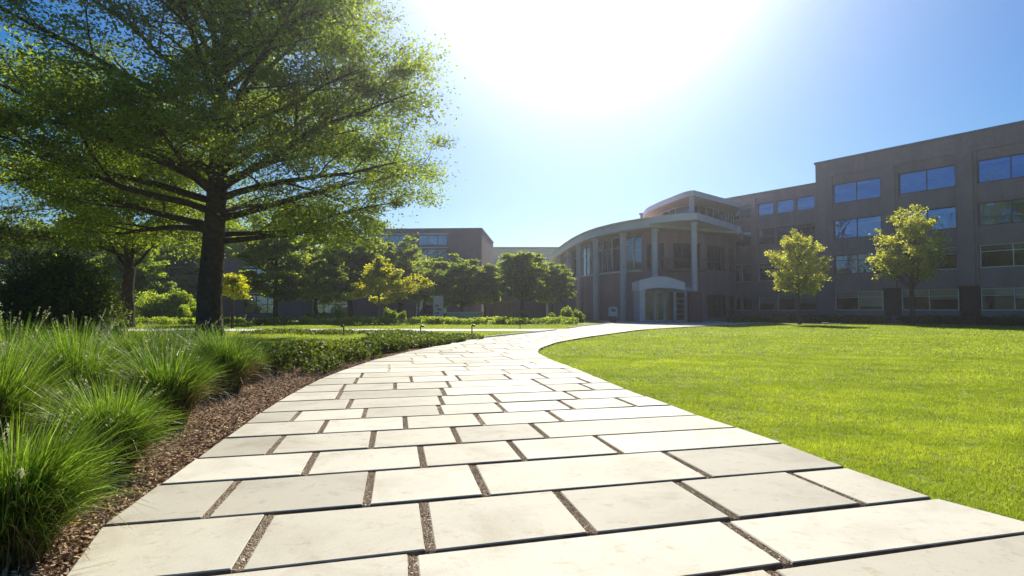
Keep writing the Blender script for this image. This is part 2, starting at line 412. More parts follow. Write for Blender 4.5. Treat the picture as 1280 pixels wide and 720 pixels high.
# ------------------------------------------------------------------ ground and paths
def interp(tab, y):
    if y <= tab[0][0]: 
        (y0, x0), (y1, x1) = tab[0], tab[1]
    else:
        for k in range(len(tab) - 1):
            if tab[k + 1][0] >= y: break
        (y0, x0), (y1, x1) = tab[k], tab[k + 1]
    return x0 + (x1 - x0) * (y - y0) / (y1 - y0)
def edge(pxs): return [(G(a, b)[1], G(a, b)[0]) for a, b in pxs]
EL = edge([(135, 667), (203, 614), (250, 580), (284, 554), (310, 535), (327, 521), (365, 497), (400, 478), (432, 465), (470, 452), (520, 440), (586, 426), (652, 419), (697, 414), (731, 408.5), (770, 404.3)])
ER = edge([(1162, 630), (1050, 590.5), (975, 560), (920, 540), (869, 524), (838, 511), (806, 500), (760, 482), (725, 466), (690, 453), (671, 443), (675, 437), (697, 429), (720, 425), (737, 422), (776, 416.5), (801, 413), (850, 410), (900, 407.3)])
def smooth_tab(t):
    ys = [t[0][0] + (t[-1][0] - t[0][0]) * (i / 220) ** 1.6 for i in range(221)]
    xs = np.array([interp(t, y) for y in ys])
    for _ in range(10): xs[1:-1] = 0.25 * xs[:-2] + 0.5 * xs[1:-1] + 0.25 * xs[2:]
    return list(zip(ys, xs))
EL = smooth_tab(EL); ER = smooth_tab(ER)
xl = lambda y: interp(EL, y)
xr = lambda y: interp(ER, y)

g = MB(); g.face([(-300, -60, 0), (300, -60, 0), (300, 340, 0), (-300, 340, 0)])
props(g.build('ground', M['ground']), kind='structure')

def strip(name, ys, fa, fb, z, mat, n=1, kind='structure'):
    mb = MB()
    for a, b in zip(ys[:-1], ys[1:]):
        mb.face([(fa(a), a, z), (fb(a), a, z), (fb(b), b, z), (fa(b), b, z)])
    return props(mb.build(name, mat), kind=kind)
ys = [0.2] + list(np.linspace(1, 20, 60)) + list(np.linspace(20.5, 50, 60))
strip('path_gravel_bed', ys, lambda y: xl(y) + 0.01, lambda y: xr(y) - 0.01, 0.012, M['bed'])
# mulch bed between the path and the plants
mulch_l = lambda y: xl(y) - (3.2 if y < 9 else 3.2 + (y - 9) * 0.25)
strip('mulch_bed', [-1] + list(np.linspace(0.5, 19, 40)), mulch_l, lambda y: xl(y) + 0.01 if y < 18.5 else xl(y), 0.006, M['mulch'])
strip('soil_edge', [0.2] + list(np.linspace(1, 34, 90)), lambda y: xr(y) - 0.012, lambda y: xr(y) + 0.06 + 0.05 * math.sin(y * 7.1) * math.sin(y * 2.3), 0.005, M['soil'])
# crossing path beyond the low hedge, forecourt
strip('crossing_path', [33.2, 36.6], lambda y: -45, lambda y: xl(y) - 0.2, 0.02, M['pale_conc'])
fc = MB(); fc.prism([(xl(50), 50), (xr(44.5), 44.6), (18.5, 47), (19.5, 52), (21, 60), (12.5, 62), (9.2, 66), (8.6, 56)], -0.02, 0.028)
props(fc.build('forecourt', M['concrete']), kind='structure')
# kerb on the left of the far path
kb = MB(); ks = list(np.linspace(23, 51, 50))
for a, b in zip(ks[:-1], ks[1:]):
    if 32.9 < a < 36.3: continue
    kb.hexa([(xl(a) - 0.17, a, -0.02), (xl(a) - 0.01, a, -0.02), (xl(b) - 0.01, b, -0.02), (xl(b) - 0.17, b, -0.02)],
            [(xl(a) - 0.17, a, 0.11), (xl(a) - 0.01, a, 0.11), (xl(b) - 0.01, b, 0.11), (xl(b) - 0.17, b, 0.11)])
props(kb.build('kerb', M['concrete']), kind='structure')

# slabs: row lines (left and right pixel) and joints measured on the photograph for the near rows
ZT = 0.058
LP = [((340, 720), (1162, 630)), ((135, 667), (1050, 591)), ((203, 614), (975, 560.5)), ((250, 580), (920, 540)), ((284, 554), (869, 524)), ((310, 535), (840, 511)), ((327, 521), (806, 500))]
lines = []
for a, b in LP:
    A = G(*a); B = G(*b); s = (B[1] - A[1]) / (B[0] - A[0]); lines.append((A[1] - s * A[0], s))    # y = c + s x
c0, s0 = lines[0]
lines.insert(0, (c0 - 0.62, s0)); lines.insert(0, (c0 - 1.35, s0)); lines.insert(0, (c0 - 2.1, s0))
JP = {3: [((335, 658), (305, 720)), ((530, 640), (542, 702)), ((698, 623), (740, 678)), ((848, 610), (912, 655)), ((985, 598), (1072, 638))],
      4: [((295, 612), (260, 660)), ((464, 600), (462, 642)), ((592, 592), (610, 628)), ((832, 572), (882, 604))],
      5: [((392, 575), (385, 604)), ((527, 566), (530, 592)), ((640, 560), (655, 584)), ((744, 551), (775, 574))],
      6: [((354, 553), (340, 574)), ((467, 546), (466, 566)), ((566, 539), (574, 559)), ((664, 535), (683, 553))],
      7: [((409, 532), (402, 548)), ((507, 527), (507, 542)), ((595, 523), (604, 536)), ((687, 520), (700, 531))],
      8: [((376, 520), (365, 533)), ((458, 515), (456, 528)), ((548, 509), (552, 523)), ((622, 508), (631, 520)), ((702, 506), (711, 515)), ((775, 503), (789, 512))],
      2: [((517, 712), (519, 725)), ((900, 662), (995, 720))]}
while lines[-1][0] < 50:
    c, s = lines[-1]; d = 0.76 + random.uniform(-0.06, 0.1)
    lines.append((c + d, max(0.0, s * 0.97)))
slab = MB(); tints = []
def on_line(L, x0, slope=-0.195):
    return L[0] + L[1] * x0
def edge_on(L, f):
    y = L[0]
    for _ in range(25): y = L[0] + L[1] * f(y)
    return (f(y), y)
AX = -0.195
def isect(L, p):           # along the joint direction from p to the line
    # point p + t*(AX,1)
    t = (L[0] + L[1] * p[0] - p[1]) / (1 - L[1] * AX); return (p[0] + AX * t, p[1] + t)
GAP = 0.024; JG = 0.026
joints = []; side_idx = []
def add_slab(b0, b1, t1, t0):
    """front-left, front-right, back-right, back-left"""
    ch = 0.006; zc = ZT + random.uniform(-0.003, 0.003)
    P = [Vector((*p, 0)) for p in (b0, b1, t1, t0)]
    c = sum(P, Vector()) / 4
    if (P[1] - P[0]).length < 0.16 and (P[2] - P[3]).length < 0.16: return
    jig = [Vector((random.gauss(0, .003), random.gauss(0, .003), 0)) for _ in P]
    P = [p + j for p, j in zip(P, jig)]
    inn = [p + (c - p).normalized() * ch * 1.4 for p in P]
    n0 = len(slab.f)
    zz = [zc + random.uniform(-0.0015, 0.0015) for _ in P]
    bot = [(p.x, p.y, 0.0) for p in P]; mid = [(p.x, p.y, z - ch) for p, z in zip(P, zz)]; top = [(p.x, p.y, z) for p, z in zip(inn, zz)]
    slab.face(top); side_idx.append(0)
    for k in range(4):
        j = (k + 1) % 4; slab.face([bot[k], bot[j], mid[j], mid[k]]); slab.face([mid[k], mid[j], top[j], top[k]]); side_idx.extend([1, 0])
    t = min(1, max(0, random.gauss(0.5, 0.36))); tints.extend([t] * (4 * (len(slab.f) - n0)))
for i in range(len(lines) - 1):
    La = (lines[i][0] + GAP, lines[i][1]); Lb = (lines[i + 1][0] - GAP, lines[i + 1][1])
    a0 = edge_on(La, xl); a1 = edge_on(La, xr); b0 = edge_on(Lb, xl); b1 = edge_on(Lb, xr)
    js = []
    if i in JP:
        for (q0, q1) in JP[i]:
            Q = G(*q0); js.append((Q[0] - AX * 0, Q[1]))
            P1 = G(*q1); js[-1] = (isect(Lb, ((Q[0] + P1[0]) / 2, (Q[1] + P1[1]) / 2)))
        # extra slabs beyond the frame for the nearest rows
        if i == 2:
            js = [js[0], js[1]]; js.insert(0, (js[0][0] - 1.05, js[0][1])); 
    else:
        x = min(a0[0], b0[0]) + random.uniform(0.45, 1.0)
        while x < max(a1[0], b1[0]) - 0.35:
            js.append((x, Lb[0] + Lb[1] * x)); x += random.choice([0.62, 0.75, 0.88, 1.0, 1.2, 1.5]) * random.uniform(0.92, 1.08)
    left_b, left_t = a0, b0
    for q in js:
        t = isect(Lb, q); b = isect(La, q)
        if b[0] > a1[0] - 0.12 or b[0] < left_b[0] + 0.1 or t[0] > b1[0] - 0.1 or t[0] < left_t[0] + 0.08: continue
        add_slab(left_b, (b[0] - JG, b[1]), (t[0] - JG, t[1]), left_t)
        joints.append((b, t))
        left_b = (b[0] + JG, b[1]); left_t = (t[0] + JG, t[1])
    add_slab(left_b, a1, b1, left_t)
po = props(slab.build('path', M['slab']), kind='structure')
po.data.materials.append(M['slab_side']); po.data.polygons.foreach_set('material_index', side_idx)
jm = MB()
for b, t in joints:
    if b[1] < 26: jm.prism([(b[0] - JG, b[1]), (b[0] + JG, b[1]), (t[0] + JG, t[1]), (t[0] - JG, t[1])], 0.013, 0.049)
props(jm.build('path_joint_fill', M['gravel']), kind='structure')
at_ = po.data.attributes.new('tint', 'FLOAT', 'POINT'); at_.data.foreach_set('value', np.array(tints, dtype=np.float32))

# pebbles in the near joints, bark chips on the mulch
def octa(C, s, r):
    k = len(C); out = []
    a = r.uniform(0, 2 * PI, k); ca, sa = np.cos(a), np.sin(a)
    sx = s * r.uniform(0.7, 1.3, k); sy = s * r.uniform(0.6, 1.0, k); sz = s * r.uniform(0.4, 0.8, k)
    X = np.stack([ca * sx, sa * sx, 0 * sx], 1); Y = np.stack([-sa * sy, ca * sy, 0 * sy], 1); Z = np.stack([0 * sz, 0 * sz, sz], 1)
    for u, v in ((X, Y), (Y, -X), (-X, -Y), (-Y, X)):
        out.append(np.stack([C + u, C + v, C + (u * .45 + v * .45) + Z * .9, C + u * 0.1 + Z], 1))
    return np.concatenate(out), np.tile(r.uniform(0, 1, k), 4)
k = 42000; yy = 1.5 + 8 * rng.random(k) ** 1.5; xx = np.array([xl(y) + (xr(y) - xl(y)) * t for y, t in zip(yy, rng.random(k))])
Pg = [np.stack([xx, yy, np.full(k, 0.013)], 1)[:9000]]
for b, t in joints:
    if b[1] > 11: continue
    n_ = int((t[1] - b[1]) * (900 if b[1] < 6 else 350)); u_ = rng.random(n_)[:, None]; e = rng.uniform(-JG, JG, n_)
    q = np.array([[*b, 0.05]]) * (1 - u_) + np.array([[*t, 0.05]]) * u_; q[:, 0] += e; Pg.append(q)
Vp, tp_ = octa(np.concatenate(Pg), 0.0062, rng)
props(quads_mesh('gravel', Vp, M['pebble'], None, tp_), 'tan pebble gravel filling the joints between the stone slabs', 'gravel', kind='stuff')
k = 60000; yy = 1.2 + 15 * rng.random(k) ** 1.7; t = rng.random(k) ** 1.4
xx = np.array([xl(y) - 0.03 - (xl(y) - mulch_l(y)) * tt for y, tt in zip(yy, t)])
Cc = np.stack([xx, yy, 0.012 + rng.random(k) * 0.022], 1)
Vc = leaf_quads(Cc, 0.034, 0.016, rng, 0.65)
props(quads_mesh('bark_mulch', Vc, M['chips'], None, rng.random(k)), 'reddish brown bark chips covering the planting bed left of the path', 'mulch', kind='stuff')

# lawn blades
def blades(P, h, w, r, lean=0.5):
    k = len(P); a = r.uniform(0, 2 * PI, k); ln = r.normal(0, lean, (k, 2)) * h[:, None]
    side = np.stack([np.cos(a) * w, np.sin(a) * w, 0 * a], 1)
    tip = P + np.stack([ln[:, 0], ln[:, 1], h], 1)
    return np.stack([P - side, P + side, tip], 1)
_vg = np.random.default_rng(77).random((257, 257))
def vnoise(x, y, sc):
    u = (np.asarray(x) * sc) % 256; v = (np.asarray(y) * sc) % 256
    i = u.astype(int); j = v.astype(int); a = u - i; b = v - j; a = a * a * (3 - 2 * a); b = b * b * (3 - 2 * b)
    i %= 256; j %= 256
    return (_vg[i, j] * (1 - a) * (1 - b) + _vg[i + 1, j] * a * (1 - b) + _vg[i, j + 1] * (1 - a) * b + _vg[i + 1, j + 1] * a * b) * 2 - 1
def lawn(name, label, bands, inside, seed, zoff=0.0):
    r = np.random.default_rng(seed); VV = []; TT = []
    for (y0, y1, x0f, x1f, dens, h, w) in bands:
        xa = min(x0f(y0), x0f(y1), x0f((y0 + y1) / 2)); xb = max(x1f(y0), x1f(y1)); k = int((y1 - y0) * (xb - xa) * dens)
        y = r.uniform(y0, y1, k); x = r.uniform(xa, xb, k)
        keep = np.array([inside(a, b) for a, b in zip(x, y)]); x = x[keep]; y = y[keep]
        cn = 0.55 * vnoise(x, y, 0.45) + 0.5 * vnoise(x + 31, y * 1.6, 1.6) + 0.25 * np.sin((y + 0.35 * x) * 2 * PI / 1.5)
        cf = vnoise(x + 7, y + 3, 6.5) * 0.6 + vnoise(x + 17, y + 9, 15.0) * 0.6
        keep = r.random(len(x)) > 0.16 - 0.1 * cn - np.where(cf < -0.45, -0.65, 0.0); x = x[keep]; y = y[keep]; cn = cn[keep]; cf = cf[keep]
        hh = h * r.uniform(0.5, 1.25, len(x)) * (1 + 0.15 * cn + 0.45 * cf)
        P = np.stack([x, y, np.zeros(len(x))], 1)
        VV.append(blades(P, hh, w * r.uniform(0.7, 1.3, len(x)), r)); TT.append(np.clip(0.5 + 0.28 * cn + 0.12 * cf + r.normal(0, 0.2, len(x)), 0, 1))
    o = quads_mesh(name, np.concatenate(VV), M['lawn_blade'], None, np.concatenate(TT), 3)
    return props(o, label, 'grass', kind='stuff')
xre = lambda y: xr(y) + 0.03
fr = lambda y: y * 0.90 + 1.2
lawn('lawn_grass', 'bright mown lawn grass right of the stone path', [
    (2.0, 4.0, xre, fr, 15000, 0.026, 0.0017), (4.0, 6.5, xre, fr, 11000, 0.028, 0.0021), (6.5, 10, xre, fr, 5000, 0.03, 0.0031),
    (10, 16, xre, fr, 1800, 0.034, 0.005), (16, 27, xre, fr, 380, 0.042, 0.011), (27, 48, xre, fr, 110, 0.045, 0.02)],
    lambda x, y: x > xre(y) - 0.045 + 0.10 * abs(float(vnoise(x, y, 4.0))) * random.random() and not (y > 44 and x < 19.5), 3)
lawn('strip_grass', 'sunlit strip of lawn between the crossing path and the far hedge', [
    (36.8, 46.5, lambda y: -38, lambda y: xl(y) - 0.25, 130, 0.045, 0.02)], lambda x, y: x < xl(y) - 0.25, 4)
lawn('shaded_grass', 'shaded lawn under the big trees behind the tall grasses', [
    (8, 16, lambda y: -0.95 * y, lambda y: mulch_l(y), 500, 0.06, 0.008), (16, 33, lambda y: -0.95 * y, lambda y: xl(y) - 0.3, 160, 0.06, 0.014)],
    lambda x, y: x < (mulch_l(y) + 0.1 if y < 19 else xl(y) - 0.3), 5)

# ------------------------------------------------------------------ ornamental grasses
def make_tuft(px, py, h, label, n, seed, w=0.0035, seeds=0, dry=0.12, green=None, spread=1.0):
    r = np.random.default_rng(seed); X, Y = G(px, py)
    root = thing('ornamental_grass', label, 'grass tuft', (X, Y, 0), 0, 'ornamental grass clumps beside the path')
    def arcs(k, h, w, rootr, wild=1.0, seg=5):
        nc = 26; ca = r.uniform(0, 2 * PI, nc); cid = r.integers(0, nc, k); cc = r.uniform(0.55, 1.5, nc)[cid]; cl = r.uniform(0.72, 1.12, nc)[cid]
        az = ca[cid] + r.normal(0, 0.42, k); ln = h * r.uniform(0.6, 1.12, k)
        tilt = np.abs(r.normal(0.16, 0.14, k)) * spread * wild; curve = r.uniform(0.3, 1.6, k) * wild * spread * cc; ln = ln * cl
        rr = rootr * np.sqrt(r.random(k)); ra = az + r.normal(0, 0.35, k)
        p = np.stack([rr * np.cos(ra), rr * np.sin(ra), np.zeros(k)], 1)
        o = np.stack([np.cos(az), np.sin(az), 0 * az], 1); s = np.stack([-np.sin(az), np.cos(az), 0 * az], 1)
        tw = r.uniform(-0.9, 0.9, k)[:, None]; s = s * np.cos(tw) + np.array([0, 0, 1.0]) * np.sin(tw)
        pts = [p]
        for i in range(seg):
            th = tilt + curve * ((i + 0.5) / seg) ** 1.5
            st = ln / seg
            p = p + o * (np.sin(th) * st)[:, None] + np.array([0, 0, 1.0]) * (np.cos(th) * st)[:, None]
            p[:, 2] = np.maximum(p[:, 2], 0.012)
            pts.append(p)
        Q = []
        for i in range(seg):
            w0 = w * (1 - (i / seg) ** 2 * 0.9) + 0.0004; w1 = w * (1 - ((i + 1) / seg) ** 2 * 0.9) + 0.0004
            Q.append(np.stack([pts[i] - s * w0, pts[i] + s * w0, pts[i + 1] + s * w1, pts[i + 1] - s * w1], 1))
        return Q, pts
    Q, pts = arcs(n, h, w, 0.17 * h)
    t = np.clip(r.normal(0.42, 0.3, n), 0, 1)
    quads_mesh('blade', np.concatenate(Q), M['tuft'] if green is None else green, root, np.tile(t, len(Q)))['kind'] = 'stuff'
    nd = int(n * dry); Q, _ = arcs(nd, h * 0.8, w, 0.2 * h, 1.6)
    quads_mesh('dry_blade', np.concatenate(Q), M['tuft_dry'], root, np.tile(r.random(nd), len(Q)))['kind'] = 'stuff'
    if seeds:
        Q, pts = arcs(seeds, h * 1.12, w * 0.7, 0.12 * h, 0.75)
        tip = pts[-1]; d = pts[-1] - pts[-2]; d /= np.linalg.norm(d, axis=1)[:, None]
        ff = np.repeat(tip, 16, 0) - np.repeat(d, 16, 0) * r.uniform(-0.01, 0.11, (seeds * 16, 1)) + r.normal(0, 0.0035, (seeds * 16, 3))
        V = np.concatenate(Q + [leaf_quads(ff, 0.024, 0.009, r)])
        quads_mesh('seed_head', V, M['seed'], root, r.random(len(V)))['kind'] = 'stuff'
    return root
tufts = [
    (25, 700, 0.74, 'large bright green grass clump nearest the camera at the lower left', 4200, 40, 0.12),
    (142, 592, 0.72, 'green grass clump beside the mulch, second from the camera', 3800, 50, 0.2),
    (-15, 585, 0.86, 'tall grass clump with arching pale stems at the left edge', 3600, 120, 0.1),
    (212, 532, 0.78, 'grass clump with drooping pale blades, behind the second clump along the mulch', 3200, 50, 0.2),
    (98, 528, 0.86, 'tall grass clump with pale seed heads behind the second clump', 2800, 90, 0.1),
    (284, 492, 0.80, 'rounded grass clump at the far end of the row, beside the low hedge', 3200, 60, 0.25),
    (20, 512, 0.90, 'grass clump behind the arching pale stems at the left', 2600, 90, 0.1),
    (172, 492, 0.84, 'middle clump of the back row, with pale plumes', 2600, 80, 0.1),
    (238, 484, 0.80, 'grass clump in front of the big tree trunk, with pale tips', 2400, 90, 0.1),
    (90, 486, 0.86, 'back row grass clump in front of the dark bush', 2200, 60, 0.1),
    (-60, 500, 0.9, 'grass clump half outside the left edge of the view', 2000, 40, 0.1),
    (140, 462, 0.84, 'small looking grass clump farthest back on the shaded lawn edge', 2000, 40, 0.1),
    (30, 462, 0.84, 'far left grass clump under the dark bush', 2000, 40, 0.1),
    (210, 462, 0.8, 'far grass clump left of the big tree trunk', 1800, 40, 0.1),
    (318, 476, 0.5, 'short grass clump touching the low hedge', 1200, 10, 0.3),
]
for i, (px, py, h, lab, n, sd, dry) in enumerate(tufts):
    Y = G(px, py)[1]
    h *= 1.0 if i < 2 else 1.16
    make_tuft(px, py, h, lab, int(n * 1.25), 100 + i, 0.0023 + 0.0002 * Y, sd, dry, spread=0.95 if i in (0, 1) else 0.78)
lf = MB(); X, Y = G(101, 657)
lf.face([(X - .035, Y, .03), (X, Y - .02, .045), (X + .04, Y + .01, .03), (X + .005, Y + .025, .035)])
props(lf.build('fallen_leaf', M['leaf_gold']), 'single yellow fallen leaf lying on the mulch near the closest grass clump', 'leaf')

# ------------------------------------------------------------------ hedges
def hedge(name, label, path, width, hfun, n, leaf, mat, seed, lump=0.18, stems=60, cat='hedge'):
    """path: list of (x, y); leafy mass with a lumpy top"""
    r = np.random.default_rng(seed); root = thing(name, label, cat, (path[0][0], path[0][1], 0))
    O = np.array([path[0][0], path[0][1], 0.0])
    P = np.array(path); seg = np.linalg.norm(P[1:] - P[:-1], axis=1); cum = np.concatenate([[0], np.cumsum(seg)]); T = cum[-1]
    def samp(s):
        x = np.interp(s, cum, P[:, 0]); y = np.interp(s, cum, P[:, 1])
        x2 = np.interp(s + 0.05, cum, P[:, 0]); y2 = np.interp(s + 0.05, cum, P[:, 1])
        x1 = np.interp(s - 0.05, cum, P[:, 0]); y1 = np.interp(s - 0.05, cum, P[:, 1])
        d = np.stack([x2 - x1, y2 - y1], 1); d /= np.maximum(1e-6, np.linalg.norm(d, axis=1))[:, None]
        return x, y, -d[:, 1], d[:, 0]
    nc = int(T * 5 / max(0.5, width)) + 30
    cs = r.uniform(0, T, nc); co = r.uniform(-0.5, 0.5, nc) * width; ct = r.random(nc)
    ci = r.integers(0, nc, n); th = r.normal(size=(n, 3)); th /= np.linalg.norm(th, axis=1)[:, None]
    s = np.clip(cs[ci] + th[:, 0] * width * 0.3, 0, T); o = np.clip(co[ci] + th[:, 1] * width * 0.22, -width * 0.62, width * 0.62)
    hh = np.array([hfun(a / T) for a in s])
    zc = hh * (1 - 0.35 * (np.abs(co[ci]) / (width * 0.5)) ** 2) * (0.78 + 0.22 * ct[ci])
    z = zc - np.abs(r.normal(0, 0.38, n)) * hh + th[:, 2] * lump * hh
    z = np.where(z < 0.03, r.uniform(0.03, 0.7, n) * hh, z)
    x, y, nx, ny = samp(s)
    C = np.stack([x + nx * o, y + ny * o, z], 1) - O
    quads_mesh('foliage', leaf_quads(C, leaf[0], leaf[1], r, 0.25), mat, root, np.clip(ct[ci] * 0.55 + r.uniform(0, 0.45, n), 0, 1))
    st = MB(); q = r.uniform(0, T, stems); xs, ys_, nx, ny = samp(q)
    for k in range(stems):
        oo = r.uniform(-.4, .4) * width; b = Vector((xs[k] + nx[k] * oo - O[0], ys_[k] + ny[k] * oo - O[1], 0)); h = hfun(q[k] / T) * 0.75
        st.tube([b, b + Vector((r.normal(0, .05), r.normal(0, .05), h))], [0.012, 0.005], 4, cap=False)
    st.build('stem', M['bark'], root)['kind'] = 'stuff'
    return root
hp = [(xl(y) - off, y) for y, off in ((11.3, 1.15), (12.5, 1.25), (14, 1.3), (16, 1.2), (18, 1.0), (20, 0.85), (22, 0.75), (25, 0.8))]
hedge('low_hedge', 'low leafy green hedge along the left edge of the stone path', hp, 1.5, lambda t: 0.53 - 0.3 * t, 26000, (0.085, 0.05), M['leaf_dark'], 21)
hp2 = [(-9.0, 13.3), (-6, 15.2), (-4.3, 19), (-3.6, 24), (-5.5, 28.5), (-13, 31)]
hedge('ground_cover', 'leafy ground cover shrubs behind the low hedge', hp2, 2.4, lambda t: 0.32 - 0.1 * t, 20000, (0.10, 0.06), M['leaf_dark'], 22, cat='shrub')
hedge('clipped_hedge', 'long low clipped hedge across the lawn in front of the far trees', [(-30, 47.3), (-18, 47.2), (-8, 47.2), (0, 47.8), (5.2, 49)], 1.6, lambda t: 0.6 + 0.06 * math.sin(t * 40), 22000, (0.16, 0.10), M['leaf_lime'], 23, lump=0.12)
hedge('dark_hedge', 'dark low hedge along the foot of the right office block', [(19.3, 52.8), (26, 56.2), (31, 52.6), (36.5, 44.5), (42, 36)], 1.8, lambda t: 0.75, 24000, (0.16, 0.10), M['leaf_dark'], 24, lump=0.1)

# ------------------------------------------------------------------ building helpers
class Fac:
    """facade frame: origin, unit direction along the wall, outward normal"""
    def __init__(s, O, u, n): s.O = O; s.u = u; s.n = n
    def p(s, a, d, z): return (s.O[0] + s.u[0] * a + s.n[0] * d, s.O[1] + s.u[1] * a + s.n[1] * d, z)
    def box(s, mb, a0, a1, d0, d1, z0, z1):
        b = [s.p(a0, d0, z0), s.p(a1, d0, z0), s.p(a1, d1, z0), s.p(a0, d1, z0)]
        cr = (s.u[0] * s.n[1] - s.u[1] * s.n[0])
        if cr * (a1 - a0) * (d1 - d0) < 0: b = b[::-1]
        mb.hexa(b, [(q[0], q[1], z1) for q in b])
def fac_from(A, B, side):
    d = Vector((B[0] - A[0], B[1] - A[1])); L = d.length; d /= L
    n = Vector((-d.y, d.x)) * side
    return Fac(A, (d.x, d.y), (n.x, n.y)), L

def window(parent, F, a0, a1, z0, z1, glass, frame, npane=2, depth=-0.30, bar=None, blind=0.0, split=None, wname='window'):
    """frame mesh as part, panes as sub-part; blind drawn behind the glass"""
    f = MB(); t = 0.07
    F.box(f, a0, a1, depth, depth + 0.09, z0, z0 + t); F.box(f, a0, a1, depth, depth + 0.09, z1 - t, z1)
    F.box(f, a0, a0 + t, depth, depth + 0.09, z0 + t, z1 - t); F.box(f, a1 - t, a1, depth, depth + 0.09, z0 + t, z1 - t)
    w = (a1 - a0 - t) / npane
    for k in range(1, npane):
        F.box(f, a0 + k * w, a0 + k * w + t, depth, depth + 0.09, z0 + t, z1 - t)
    if bar:
        F.box(f, a0 + t, a1 - t, depth, depth + 0.075, bar - 0.03, bar + 0.03)
    wo = f.build(wname, frame, parent)
    g = MB(); F.box(g, a0 + t - .01, a1 - t + .01, depth + 0.03, depth + 0.045, z0 + t - .01, z1 - t + .01)
    g.build('pane', glass, wo)
    if blind > 0:
        for k in range(npane):
            b = MB()
            bl = blind * random.choice([0.35, 0.6, 1.0, 1.2])
            F.box(b, a0 + k * w + 0.1, a0 + (k + 1) * w - 0.03, depth - 0.04, depth - 0.02, max(z0, z1 - (z1 - z0) * bl), z1 - 0.04)
            b.build('blind', M['blind'], wo)
    return wo

# ------------------------------------------------------------------ right office building
U = Vector((0.571, -0.821)).normalized()
NB = Vector((-U.y, U.x)) * -1                                    # towards the path
FA = Fac((30.7, 60.0), (U.x, U.y), (NB.x, NB.y))
off = thing('office_building', 'brown brick office block of four storeys with ribbons of blue windows', 'building', (30.7, 60.0, 0))
class Loc(Fac):
    """facade frame in coordinates local to a root empty"""
    pass
FA = Fac((0, 0), (U.x, U.y), (NB.x, NB.y))
rowsA = [(1.1, 2.95), (4.6, 6.5), (8.05, 9.95), (11.6, 13.5)]
bays = [(1.62 + 5.9 * k, 6.03 + 5.9 * k) for k in range(6)]
wall = MB(); TH = 0.55
S_END = bays[-1][1] + 1.6
# spandrels and parapet
for (a0, a1) in bays:
    zs = [0.0] + [z for r_ in rowsA for z in r_] + [14.35]
    for k in range(0, len(zs), 2):
        FA.box(wall, a0, a1, -TH, -0.12, zs[k], zs[k + 1])
FA.box(wall, 0.0, S_END, -TH, 0.0, 14.35, 15.8)
prev = 0.0
for k, (a0, a1) in enumerate(bays + [(S_END, S_END)]):
    base = 3.15 if k else 0.0
    FA.box(wall, prev, a0, -TH, 0.0, base, 14.35)
    if k and k < 6: FA.box(wall, prev + 0.2, a0 - 0.2, 0.002, 0.32, base + 0.02, 14.2)
    if k:
        FA.box(wall, prev, a0, -TH, -0.03, 0.0, 0.55)
    prev = a1
FA.box(wall, 0.0, S_END, -14, -13.5, 0, 15.8)          # back
FA.box(wall, 0.0, 0.5, -13.5, -TH - .002, 0, 15.8)       # flanks
FA.box(wall, S_END - 0.5, S_END, -13.5, -TH - .002, 0, 15.8)
wall.build('wall', M['brick'], off)
cp = MB(); FA.box(cp, -0.1, S_END + 0.1, -14.1, 0.1, 15.8, 16.02); cp.build('roof_coping', M['coping'], off)
inn = MB(); FA.box(inn, 0.5, S_END - 0.5, -2.2, -2.0, 0.05, 15.5)
for z in (0.3, 3.75, 7.2, 10.7): FA.box(inn, 0.5, S_END - 0.5, -1.99, -TH - 0.01, z, z + 0.2)
inn.build('interior', M['interior'], off)
for k in range(1, 6):
    ni = MB(); FA.box(ni, bays[k - 1][1] + .004, bays[k][0] - .004, -0.9, -0.5, 0.56, 3.14); ni.build('niche', M['black'], off)
for k, (a0, a1) in enumerate(bays):
    for r_, (z0, z1) in enumerate(rowsA):
        if r_ == 3: window(off, FA, a0 + .03, a1 - .03, z0 + .01, z1 - .01, M['glass_blue'], M['frame'], blind=0.45)
        elif r_ == 2: window(off, FA, a0 + .03, a1 - .03, z0 + .01, z1 - .01, M['glass_blue'], M['frame'], blind=0.5 if k != 1 else 0.75)
        elif r_ == 1: window(off, FA, a0 + .03, a1 - .03, z0 + .01, z1 - .01, M['glass_mid'] if k != 1 else M['glass_dark'], M['frame_light'] if k >= 1 else M['frame'], bar=z1 - 0.55, blind=0.6)
        else: window(off, FA, a0 + .03, a1 - .03, z0 + .01, z1 - .01, M['glass_dark'], M['frame_light'], bar=z1 - 0.6, blind=0.8)

# middle wing, set back
FBo = (31.7 - 30.7, 62.0 - 60.0)
FB = Fac(FBo, (-U.x, -U.y), (NB.x, NB.y))
wins = [(0.15, 2.15), (2.45, 4.45), (4.8, 6.75), (7.55, 8.9), (9.1, 10.5), (11.6, 13.1), (13.4, 14.9), (16.2, 18.2), (18.8, 20.8)]
rowsB = [(1.05, 2.95), (4.35, 6.4), (8.5, 10.2), (11.75, 13.15)]
wb = MB(); LB = 24.0
zs = [0.0] + [z for r_ in rowsB for z in r_] + [14.2]
for k in range(0, len(zs), 2): FB.box(wb, -0.6, LB, -0.5, 0.0, zs[k], zs[k + 1])
for (z0, z1) in rowsB:
    prev = -0.6
    for (a0, a1) in wins + [(LB, LB)]:
        if a0 - prev > 0.01: FB.box(wb, prev, a0, -0.5, -0.004 if a0 - prev > 0.5 else -0.12, z0, z1)
        prev = a1
for a0 in (6.85, 10.65, 15.1): FB.box(wb, a0, a0 + 0.6, 0.002, 0.14, 0.0, 13.9)
FB.box(wb, LB, LB + 0.5, -12, 0.0, 0, 14.2)
wb.build('wing_wall', M['brick'], off)
cb = MB(); FB.box(cb, -0.3, LB + 0.6, -12, 0.12, 14.2, 14.42); cb.build('wing_coping', M['coping'], off)
